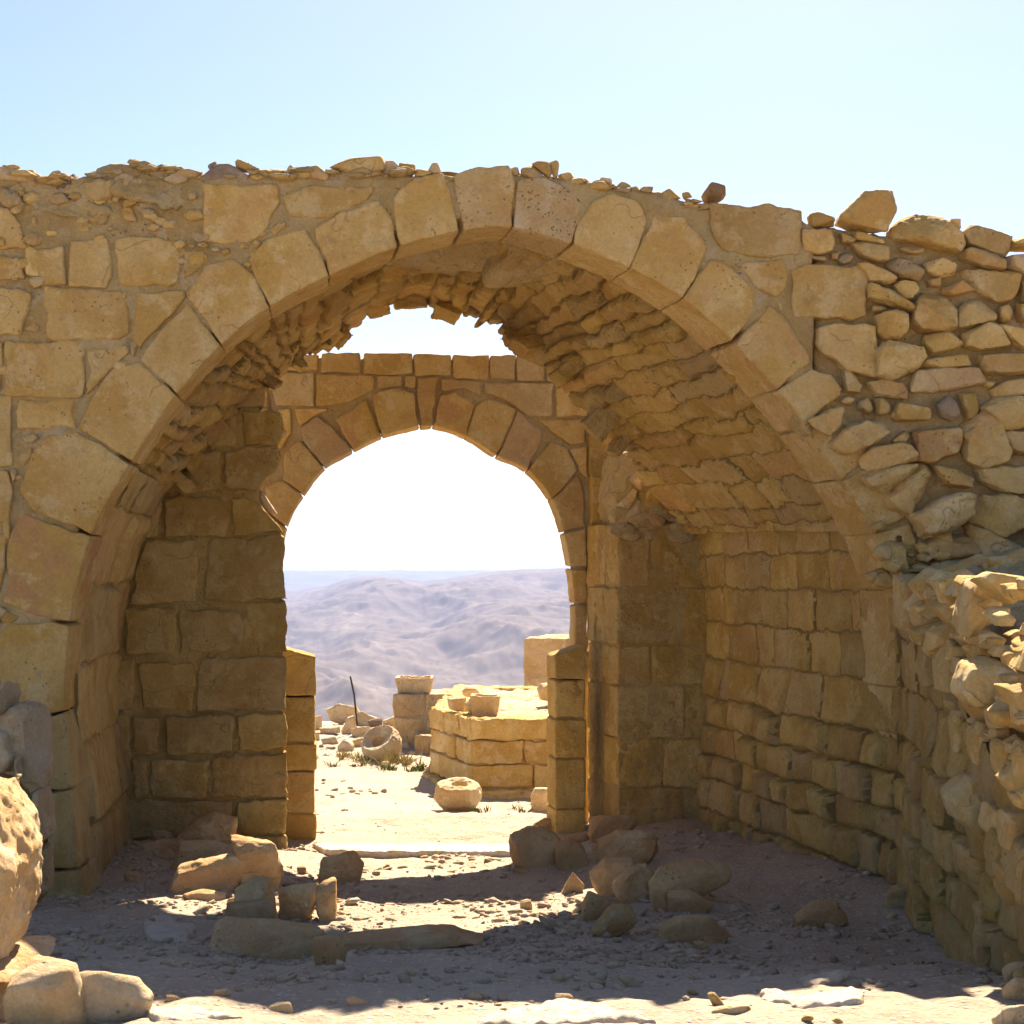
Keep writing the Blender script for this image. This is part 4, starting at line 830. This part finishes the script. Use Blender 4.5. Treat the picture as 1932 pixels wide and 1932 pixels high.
FORE = [('7 285 830 330 815 400 812 500 835 552 890 545 962 500 992 300 992 290 900', 'rounded sunlit boulder near the lower left corner', 'pale', (.75, .1, .4)), ('7 60 830 100 770 180 778 270 788 302 920 300 1010 60 1010', 'split sunlit boulder with rusty left side at lower left', 'pale', (.8, .3, .2)),
 ('7 -60 830 50 828 62 930 0 985 -60 990', 'pale stone cut by the left edge near the bottom', 'pale', (.85, .2, .1)),
 ('7 993 945 1020 915 1090 913 1102 955 1000 958', 'white stone on the shadow edge in the foreground', 'pale', (.95, 0, .3)), ('7 1305 900 1330 888 1390 905 1380 925 1320 920', 'pale flat chip right of the white stone', 'pale', (.7, .1, .4)), ('7 800 865 860 850 880 880 810 890', 'grey chip in the foreground shade', 'pale', (.4, .1, .6)),
 ('8 655 865 690 858 712 885 665 890', 'brown cobble in the middle foreground shade', 'stone', (.5, .2, .2)), ('8 735 880 760 868 798 910 760 930', 'ochre cobble at the shadow edge', 'stone', (.5, .2, .1)), ('8 395 815 450 805 500 850 450 860', 'grey flat stone in the foreground shade', 'pale', (.4, .1, .6)),
 ('8 1088 975 1110 958 1140 970 1135 992 1095 992', 'ochre cobble in the sun at the bottom', 'stone', (.6, .2, .1)), ('8 1190 985 1230 968 1262 985 1255 1000 1195 1000', 'second ochre cobble in the sun at the bottom, flatter', 'stone', (.6, .3, .1)),
 ('8 760 945 800 930 880 920 900 950 770 962', 'flat white slab on the shadow line', 'pale', (1, 0, .4)), ('8 160 880 230 878 240 915 170 920', 'low grey boulder in the foreground shade', 'pale', (.4, .1, .5)),
 ('8 1860 795 1900 768 1990 765 1990 832 1865 832', 'sunlit white block at the right edge', 'pale', (.9, 0, .3)), ('8 1852 868 1900 825 1990 830 1990 905 1860 900', 'sunlit block below the white block at the right edge', 'pale', (.9, .1, .3)), ('8 1815 975 1870 918 1990 905 1990 1010 1825 1010', 'largest white boulder in the lower right corner', 'pale', (1, 0, .4)),
 ('8 1773 705 1800 640 1850 600 1990 575 1990 745 1850 792 1788 772', 'dark weathered boulder at the foot of the right wall', 'dark', (.9, .1, .4)), ('8 1835 845 1860 835 1870 850 1845 858', 'ochre pebble by the white blocks', 'stone', None)]
for s_, lb, mt, t in FORE: loose('foreground_stone', s_, lb, mt=mt, t=t, group=G4, foot=min(1960, pg(s_)[:, 1].max()))
loose('foreground_stone', '7 -260 735 0 740 60 775 95 800 70 850 -20 870 -260 870', 'low rusty stone wedged beneath the huge pitted boulder', Y=4.2, d=.24, t=(.55, .6, .2), group=G4)
loose('foreground_stone', '7 -260 850 -60 845 30 850 40 990 -260 1000', 'flat pale stone under the rusty one at the left edge', Y=4.25, d=.26, t=(.7, .2, .2), group=G4)
k = new('boulder', M['pale'], None, 'huge pitted sunlit boulder at the left edge', 'boulder')
yb = 4.15; rock(XZ(pg('7 -260 110 -120 65 -55 85 5 135 58 225 122 375 107 475 122 550 88 690 15 750 -100 795 -260 795'), yb), yb, .28, k, 'big', (.85, .3, .2), .020)
for s_, lb in (('7 930 900 960 878 1200 868 1340 880 1330 925 1100 960 940 940', None),): pass
for s_, lb, t in (('8 -140 965 20 935 180 925 330 932 470 965 560 1000 -140 1010', 'broad white bedrock slab flush with the foreground ground', (1, 0, .5)), ('8 935 905 965 880 1200 870 1345 882 1320 925 1100 945', 'white bedrock slab at the shadow edge lower right', (1, 0, .5)),
                  ('8 1090 830 1180 810 1290 815 1250 850 1110 860', 'pale flat slab barely above the shaded floor', (.6, .1, .3)), ('7 550 945 700 935 880 950 940 985 560 995', 'low pale bedrock ledge at the bottom left', (.9, .1, .3)), ('7 530 620 640 590 740 640 700 690 560 690', 'low worn bedrock hump in the left shade', (.5, .1, .5))):
    p = pg(s_); Ya = ground_hit(p[:, 0].mean(), min(1945, p[:, 1].max())); Yb = ground_hit(p[:, 0].mean(), p[:, 1].min()); ym_ = (Ya + Yb) / 2
    key = new('bedrock_slab', M['white'], None, lb, 'rock', 'bedrock slabs'); V = []
    for q in p:
        yy = np.clip(ground_hit(q[0], min(q[1], 1990)), Ya - .3, Yb + .3); X = (q[0] - CX) * yy / F; g = float(gz(X, yy))
        V += [(X, yy, g - .12), (X * .99, yy, g + .004), ((X - p[:, 0].mean() * 0) * .97 + .03 * (p[:, 0].mean() - CX) * ym_ / F, yy * .85 + ym_ * .15, g + .016)]
    hull(np.array(V), key, 'rock', t, .018)
# left foreground rubble: end of an outer wall
ow = thing('outer_wall', 'rough stub of rubble wall before the left foot of the arch', 'wall', (-2.3, 6.9, 0)); k = new('rubble_stones', M['pale'], ow); OY = 6.95
for s_, t in (('4 -20 1290 60 1215 110 1195 190 1200 250 1290 280 1500 250 1640 130 1620 60 1560 -20 1500', (.45, .1, .6)), ('4 -80 1300 0 1280 60 1315 112 1480 60 1570 0 1562 -80 1560', (.75, .1, .4)), ('4 90 1450 160 1440 158 1600 100 1600', (.45, .1, .5)), ('4 130 1700 200 1660 205 1900 150 1960 120 1830', (.45, .1, .4)), ('4 200 1640 262 1610 268 1900 215 1960', (.4, .1, .3)),
              ('4 -60 1580 60 1590 130 1700 120 1850 0 1850 -60 1800', (.5, .1, .4)), ('4 150 1980 260 1960 270 2200 160 2300', (.4, .1, .3)), ('4 -60 1100 20 1080 60 1180 40 1240 -60 1260', (.5, .1, .3)), ('4 -60 1850 120 1860 150 2080 120 2250 -60 2250', (.4, .1, .3)), ('4 60 1910 170 1930 190 2250 80 2270', (.4, .1, .3))):
    rock(XZ(pg(s_), OY), OY + .05, .16, k, t=t, amp=.012, lean=.05)

# ruined wall on the right, in front of the facade: rough core and stones with sunlit tops
rw = thing('broken_wall', 'broken end of the right wall, stepping down with sunlit stone tops', 'wall', (2.4, 6.4, 0))
k = new('rubble_core', M['mortar'], rw)
zsl = lambda y: float(np.interp(y, [3.6, 4.5, 5.1, 5.7, 6.4, 7.6], [.85, 1.06, 1.30, 1.44, 1.54, 1.64]))
for y0, y1 in ((6.5, 7.6), (5.7, 6.55), (5.0, 5.75), (4.3, 5.05), (3.5, 4.35)):
    xa, xb = float(wallX(y0)), float(wallX(y1))
    V8 = [(xa + .16, y0, -.4), (xb + .16, y1, -.4), (xa + .16, y0, zsl(y0)), (xb + .16, y1, zsl(y1)), (xa + 1.7, y0, -.4), (xb + 1.7, y1, -.4), (xa + 1.7, y0, zsl(y0) + .3), (xb + 1.7, y1, zsl(y1) + .3)]
    hull(np.array(V8), k, 'core', (.65, .05, .2), .045)
k = new('rubble_stones', M['stone'], rw)
def yat(px): # depth of the wall face under picture column px
    Ys = np.arange(3.95, 7.6, .01); return float(np.interp(-px, -(CX + wallX(Ys) * F / Ys), Ys))
for s_, t in (('6 1250 505 1330 495 1470 505 1500 640 1490 840 1320 790 1260 780', (.45, .4, .1)), ('6 1600 520 1650 510 1760 530 1800 560 1740 640 1700 800 1600 830 1580 720', (.75, 0, .3)), ('6 1480 1000 1540 850 1600 855 1620 960 1600 1140 1480 1130', (.6, .1, .2)), ('6 1370 1000 1400 880 1490 880 1490 1110 1400 1110', (.45, .3, .2)),
              ('6 1585 1060 1620 980 1760 950 1900 1010 2010 1040 2010 1200 1650 1215 1580 1140', (.85, .05, .2)), ('6 1560 1290 1600 1240 1640 1250 1655 1400 1620 1490 1570 1480', (.8, .05, .2)), ('6 1650 1420 1680 1330 1760 1310 1800 1340 1790 1560 1690 1530', (.8, .1, .2)), ('6 1780 1420 1830 1390 1910 1440 1900 1620 1800 1600', (.75, .05, .2)), ('6 1915 1480 1950 1430 2050 1440 2050 1700 1920 1680', (.8, .1, .15)),
              ('6 1560 1620 1640 1570 1720 1600 1740 1780 1660 1850 1580 1760', (.55, .1, .2)), ('6 1640 1600 1720 1590 1760 1700 1740 1880 1650 1850', (.55, .1, .2)), ('6 1740 1740 1860 1760 1960 1840 1960 1990 1800 1990 1740 1890', (.7, .2, .1)), ('6 1870 1680 1950 1660 2050 1720 2050 1780 1900 1760', (.9, 0, .2)),
              ('6 1820 930 1880 905 1980 920 1980 990 1850 990', (.7, .1, .2)), ('6 1800 720 1860 700 1900 740 1890 800 1810 790', (.8, .05, .2)), ('6 1690 890 1740 880 1760 940 1700 950', (.7, .05, .2)), ('6 1530 1190 1590 1180 1610 1230 1550 1240', (.6, .1, .2)), ('6 1780 1250 1920 1230 2030 1250 2030 1340 1800 1320', (.85, .05, .2)),
              ('8 1640 150 1720 60 1800 70 1880 180 1860 300 1740 260 1660 220', (.5, .1, .2)), ('8 1860 190 1990 180 1990 350 1870 340', (.55, .15, .1)), ('8 1700 330 1780 330 1860 420 1850 520 1740 470', (.5, .1, .2)), ('8 1840 400 1990 360 1990 560 1880 570', (.5, .1, .2)), ('8 1760 560 1830 540 1840 640 1780 690', (.45, .1, .2))):
    p = pg(s_); yy = yat(p[:, 0].mean()); q = XZ(p, yy); sz = min(np.ptp(q[:, 0]), np.ptp(q[:, 1])); rock(q, yy + .06, min(.2, .6 * sz) + .02, k, t=t, amp=min(.007, .04 * sz), lean=.12, blunt=.86, cuts=4)

rz = np.random.RandomState(92)
for i in range(120):
    yy = rz.uniform(3.7, 7.35); u = rz.uniform(.12, 1.65); xx = float(wallX(yy)) + u; zz = zsl(yy) + .3 * (u - .16) / 1.54 - .01; r_ = rz.uniform(.04, .15); a = np.linspace(0, 2 * math.pi, 6)[:-1] + rz.normal(0, .3, 5) + rz.uniform(0, 6)
    rock(np.stack([xx + 1.25 * r_ * np.cos(a), zz + .6 * r_ * np.sin(a)], 1), yy, r_, k, t=(rz.uniform(.55, .9), .3 * rz.rand(), .3 * rz.rand()), amp=.006, lean=.05, blunt=.85, cuts=3)
rz = np.random.RandomState(91)
for i in range(110):
    px = rz.uniform(1745, 1985); lo = np.interp(px, [1745, 1775, 1810, 1830, 1870, 1932, 1990], [1210, 1230, 1275, 1345, 1405, 1480, 1540]); py = rz.uniform(1095, lo)
    u = (lo - py) / max(lo - 1095, 1); yy = yat(px) + .04 + .14 * u; r_ = rz.uniform(9, 28) if rz.rand() < .65 else rz.uniform(28, 50)
    a = np.linspace(0, 2 * math.pi, 6)[:-1] + rz.normal(0, .3, 5) + rz.uniform(0, 6); p = np.stack([px + r_ * 1.25 * np.cos(a), py + r_ * .8 * np.sin(a)], 1)
    rock(XZ(p, yy), yy + .02, r_ * yy / F * 1.0, k, 'fine', t=(rz.uniform(.55, .9), .3 * rz.rand(), .3 * rz.rand()), amp=.0035, lean=.1, blunt=.85, cuts=3)
# the court's edge
CT = [('5 368 805 420 768 510 778 522 820 440 862 380 842', 'largest pale boulder by the iron stake', 'pale'), ('5 433 905 470 850 505 838 517 880 460 928', 'upright pale stone left of the stake foot', 'pale'), ('5 508 832 550 808 622 850 602 888 530 888', 'pale slab tilted at the stake foot', 'pale'),
      ('5 583 862 650 848 652 888 590 898', 'dark stone right of the stake', 'dark'), ('5 488 902 580 885 602 920 570 952 500 935', 'flat tan stone below the stake', 'pale'), ('5 598 902 680 888 702 930 640 962 590 942', 'angular stone above the tilted millstone', 'pale'),
      ('5 418 995 450 963 500 990 502 1022 420 1028', 'pointed tan stone in the dry grass', 'pale'), ('5 498 962 550 943 562 985 510 1002', 'squarish stone behind the dry grass', 'pale'), ('5 270 850 330 838 332 905 270 912', 'square stone beside the left jamb', 'pale'), ('5 658 852 720 840 722 892 665 895', 'pale stone beside the low masonry stub', 'pale'),
      ('5 330 960 400 948 422 980 350 988', 'low flat stone left of the dry grass', 'pale'), ('5 270 930 320 920 325 965 270 970', 'second stone beside the left jamb, lower', 'pale'), ('5 650 1085 685 1078 697 1108 660 1116', 'white cobble under the tilted millstone', 'pale'), ('5 320 905 420 895 430 930 330 935', 'flat slab on the court edge', 'pale')]
for s_, lb, mt in CT: loose('court_stone', s_, lb, mt=mt, group=G3, batch='rock', t=(rng.uniform(.6, .9), .1, .35 if mt == 'pale' else .2))
loose('stone_block', '5 1462 1250 1480 1230 1530 1230 1560 1240 1560 1345 1470 1350', 'small white block between platform and right jamb', mt='pale', t=(.85, 0, .3), cat='stone')
# things on the platform and the stub
def trough(key, p, Y, depth, t):
    q = XZ(pg(p), Y); x0, x1, z0, z1 = q[:, 0].min(), q[:, 0].max(), q[:, 1].min(), q[:, 1].max(); e = (x1 - x0) * .08; wl = .035
    def ringv(i, z, s_): return [(x0 + e * s_ + i, Y - depth / 2 + i + e * s_ * .5, z), (x1 - e * s_ - i, Y - depth / 2 + i + e * s_ * .5, z), (x1 - e * s_ - i, Y + depth / 2 - i, z), (x0 + e * s_ + i, Y + depth / 2 - i, z)]
    V = np.array(ringv(0, z0, 1) + ringv(0, z1, 0) + ringv(wl, z1, 0) + ringv(wl * 1.2, z0 + .05, 1)); fs = [[3, 2, 1, 0], [12, 13, 14, 15]]
    for r_ in range(3):
        for i in range(4): j = (i + 1) % 4; fs.append([r_ * 4 + i, r_ * 4 + j, r_ * 4 + 4 + j, r_ * 4 + 4 + i])
    Q.setdefault('rock', []).append((key, V, fs, np.array(t, float), .012))
k = new('stone_basin', M['pale'], None, 'pale stone basin standing on the low masonry stub', 'basin'); trough(k, '5 728 628 932 625 925 706 738 710', 16.5, .34, (.75, .05, .2))
k = new('stone_trough', M['pale'], None, 'broken stone trough on the front of the platform', 'trough'); trough(k, '5 1130 752 1290 722 1280 842 1150 840', 13.1, .30, (.75, .1, .1))
loose('broken_stone', '5 1095 770 1130 742 1175 735 1185 770 1165 835 1120 822', 'lump of broken stone against the left end of the platform trough', Y=13.2, d=.11, t=(.75, .1, .1))
loose('broken_stone', '5 1013 740 1040 728 1102 724 1120 802 1060 808 1020 792', 'broken stone at the left of the platform trough', Y=13.35, d=.1, t=(.7, .1, .1)); loose('broken_stone', '5 1092 700 1110 668 1160 680 1190 715 1185 745 1100 735', 'rough stone behind the platform trough', Y=13.75, d=.1, t=(.7, .1, .1))
loose('round_stone', '5 1488 690 1510 662 1560 660 1580 720 1540 755 1495 745', 'rounded stone on the platform beside the right jamb', Y=14.0, d=.12, t=(.6, .1, .1))

run_batches()
for key, name, material, parent, ta in OBJS:
    if key not in RES: continue
    v, f, c = RES[key]; o = mesh_obj(name, v, f, material, parent, c); tag(o, *ta)

# iron stake
def tube(name, pts, r, material, label, cat):
    V, fs = [], []
    for i, p in enumerate(pts):
        for k in range(8): a = k * math.pi / 4; V.append((p[0] + r * math.cos(a), p[1] + r * math.sin(a), p[2]))
    for i in range(len(pts) - 1):
        for k in range(8): j = (k + 1) % 8; fs.append([i * 8 + k, i * 8 + j, i * 8 + 8 + j, i * 8 + 8 + k])
    fs += [list(range(8))[::-1], list(range(len(V) - 8, len(V)))]
    return tag(mesh_obj(name, np.array(V), fs, material), label, cat)
ya = 18.0
tube('iron_stake', [(*(XZ(np.array([[674, 1345]]), ya)[0][:1]), ya, XZ(np.array([[674, 1345]]), ya)[0][1] - .15), (XZ(np.array([[668, 1310]]), ya)[0][0], ya, XZ(np.array([[668, 1310]]), ya)[0][1]), (XZ(np.array([[661, 1276]]), ya)[0][0], ya, XZ(np.array([[661, 1276]]), ya)[0][1])], .011, M['iron'], 'thin dark iron stake leaning among the stones', 'stake')

# weeds
def tuft(name, cx, cy, rad, nb, hgt, material, label, seed):
    r = np.random.RandomState(seed); V, fs = [], []
    nc = max(5, nb // 16); cl = [(r.uniform(0, 6.28), rad * r.rand() ** .6, r.uniform(.5, 1.2)) for _ in range(nc)]
    for i in range(nb):
        a, q = r.uniform(0, 6.28), rad * r.rand() ** .6; ca_, cq_, ch_ = cl[r.randint(nc)]; bx_, by_ = r.normal(0, .022, 2); x, y = cx + cq_ * math.cos(ca_) * 1.6 + bx_, cy + cq_ * math.sin(ca_) + by_; z = float(gz(x, y)) - .01
        h = hgt * r.uniform(.4, 1.1); h *= .8 * ch_; lx, ly = (r.normal(0, .5, 2) + np.array([bx_, by_]) * 18) * h; wd = r.uniform(.004, .009); b_ = len(V); da = r.uniform(0, 3.14); dx, dy = wd * math.cos(da), wd * math.sin(da)
        V += [(x - dx, y - dy, z), (x + dx, y + dy, z), (x + lx * .4 + dx * .8, y + ly * .4 + dy * .8, z + h * .6), (x + lx * .4 - dx * .8, y + ly * .4 - dy * .8, z + h * .6), (x + lx, y + ly, z + h)]
        fs += [[b_, b_ + 1, b_ + 2, b_ + 3], [b_ + 3, b_ + 2, b_ + 4]]
    return tag(mesh_obj(name, np.array(V), fs, material), label, 'plant')
def at(px, py): Y = ground_hit(px, py); return (px - CX) * Y / F, Y
for nm, px, py, rad, nb, h, mt, lb, sd in (('dry_grass', 622, 1428, .28, 160, .10, 'dry', 'patch of dry yellow grass near the left jamb', 1), ('dry_grass', 680, 1436, .22, 160, .13, 'dry', 'dry yellow grass tuft left of the tilted millstone', 2), ('green_weed', 690, 1446, .22, 90, .07, 'green', 'low green weed before the tilted millstone', 3),
                                       ('green_weed', 792, 1452, .22, 260, .13, 'green', 'bushy green weed at the foot of the low stub', 4), ('dry_grass', 760, 1440, .2, 130, .2, 'dry', 'tall dry grass between millstone and green weed', 5), ('green_weed', 950, 1528, .2, 70, .07, 'green', 'sparse green weed along the platform foot', 6), ('green_weed', 1755, 1819, .05, 50, .03, 'green', 'tiny weed on the shaded floor at right', 7)):
    x, y = at(px, py); tuft(nm, x, y, rad, nb, h, M[mt], lb, sd)

# gravel: countless chips, one object
r = np.random.RandomState(77)
ico = bmesh.new(); bmesh.ops.create_icosphere(ico, subdivisions=1, radius=1); ico.verts.index_update()
IV = np.array([v.co[:] for v in ico.verts]); IF = np.array([[v.index for v in f.verts] for f in ico.faces]); ico.free()
Ng = 22000
gY = np.concatenate([r.uniform(4.2, 9.6, 17000), r.uniform(9.4, 19.5, 5000)])
gX = np.where(gY < 9.6, r.uniform(-2.3, 2.3, Ng), r.uniform(-1, 1, Ng) * (1.3 + .1 * gY))
dn = n2(gX, gY, .7, 21) + .9 * np.exp(-((gX + .1) / .9) ** 2 - ((gY - 6.3) / 1.0) ** 2) - .5 * np.exp(-((gX - 1.3) / .5) ** 2 - ((gY - 8) / 1.2) ** 2)
ok = r.rand(Ng) < np.clip(.16 + 1.3 * dn, .03, 1); gX, gY = gX[ok], gY[ok]; Ng = len(gX)
sz = .005 + .026 * r.rand(Ng) ** 3.4; sz *= np.where(gY > 9.6, 1.3, 1); 
big = r.rand(Ng) < .012; sz[big] *= 1.9
sc3 = np.stack([r.uniform(.8, 1.5, Ng), r.uniform(.7, 1.2, Ng), r.uniform(.3, .7, Ng)], 1) * sz[:, None]
jit = IV[None] * (1 + r.uniform(-.32, .25, (Ng, 12, 1))); vv = jit * sc3[:, None]
an = r.uniform(0, 6.28, Ng); ca, sa = np.cos(an)[:, None], np.sin(an)[:, None]; tl = r.normal(0, .25, Ng)[:, None]
x_, y_ = vv[..., 0] * ca - vv[..., 1] * sa, vv[..., 0] * sa + vv[..., 1] * ca; z_ = vv[..., 2] + x_ * tl
V = np.stack([x_ + gX[:, None], y_ + gY[:, None], z_ + (gz(gX, gY) + .25 * sc3[:, 2])[:, None]], -1).reshape(-1, 3)
Fg = (IF[None] + 12 * np.arange(Ng)[:, None, None]).reshape(-1, 3)
Cg = np.repeat(np.stack([r.uniform(.4, 1, Ng), r.rand(Ng) ** 2 * .3, r.uniform(.2, .9, Ng)], 1), 12, 0)
o = mesh_obj('gravel', V, Fg, M['chips'], None, Cg, smooth=False); tag(o, 'loose stone chips scattered over the dusty ground', 'gravel', None, 'stuff')

# haze over the valley
V = np.array([(x, y, z) for x in (-7000, 7000) for y in (-400, 9300) for z in (-100.5, 28)], float)
fs = [[0, 1, 3, 2], [4, 6, 7, 5], [0, 4, 5, 1], [2, 3, 7, 6], [0, 2, 6, 4], [1, 5, 7, 3]]
m = bpy.data.materials.new('haze_air'); m.use_nodes = True; n = m.node_tree
n.nodes.remove(n.nodes['Principled BSDF']); pv = n.nodes.new('ShaderNodeVolumePrincipled')
pv.inputs['Color'].default_value = (.43, .60, 1.0, 1); pv.inputs['Density'].default_value = 2.2e-4; pv.inputs['Anisotropy'].default_value = 0
n.links.new(pv.outputs[0], n.nodes['Material Output'].inputs['Volume'])
o = mesh_obj('haze', V, fs, m, None, None, False); tag(o, 'pale blue haze over the valley', 'haze', None, 'stuff')
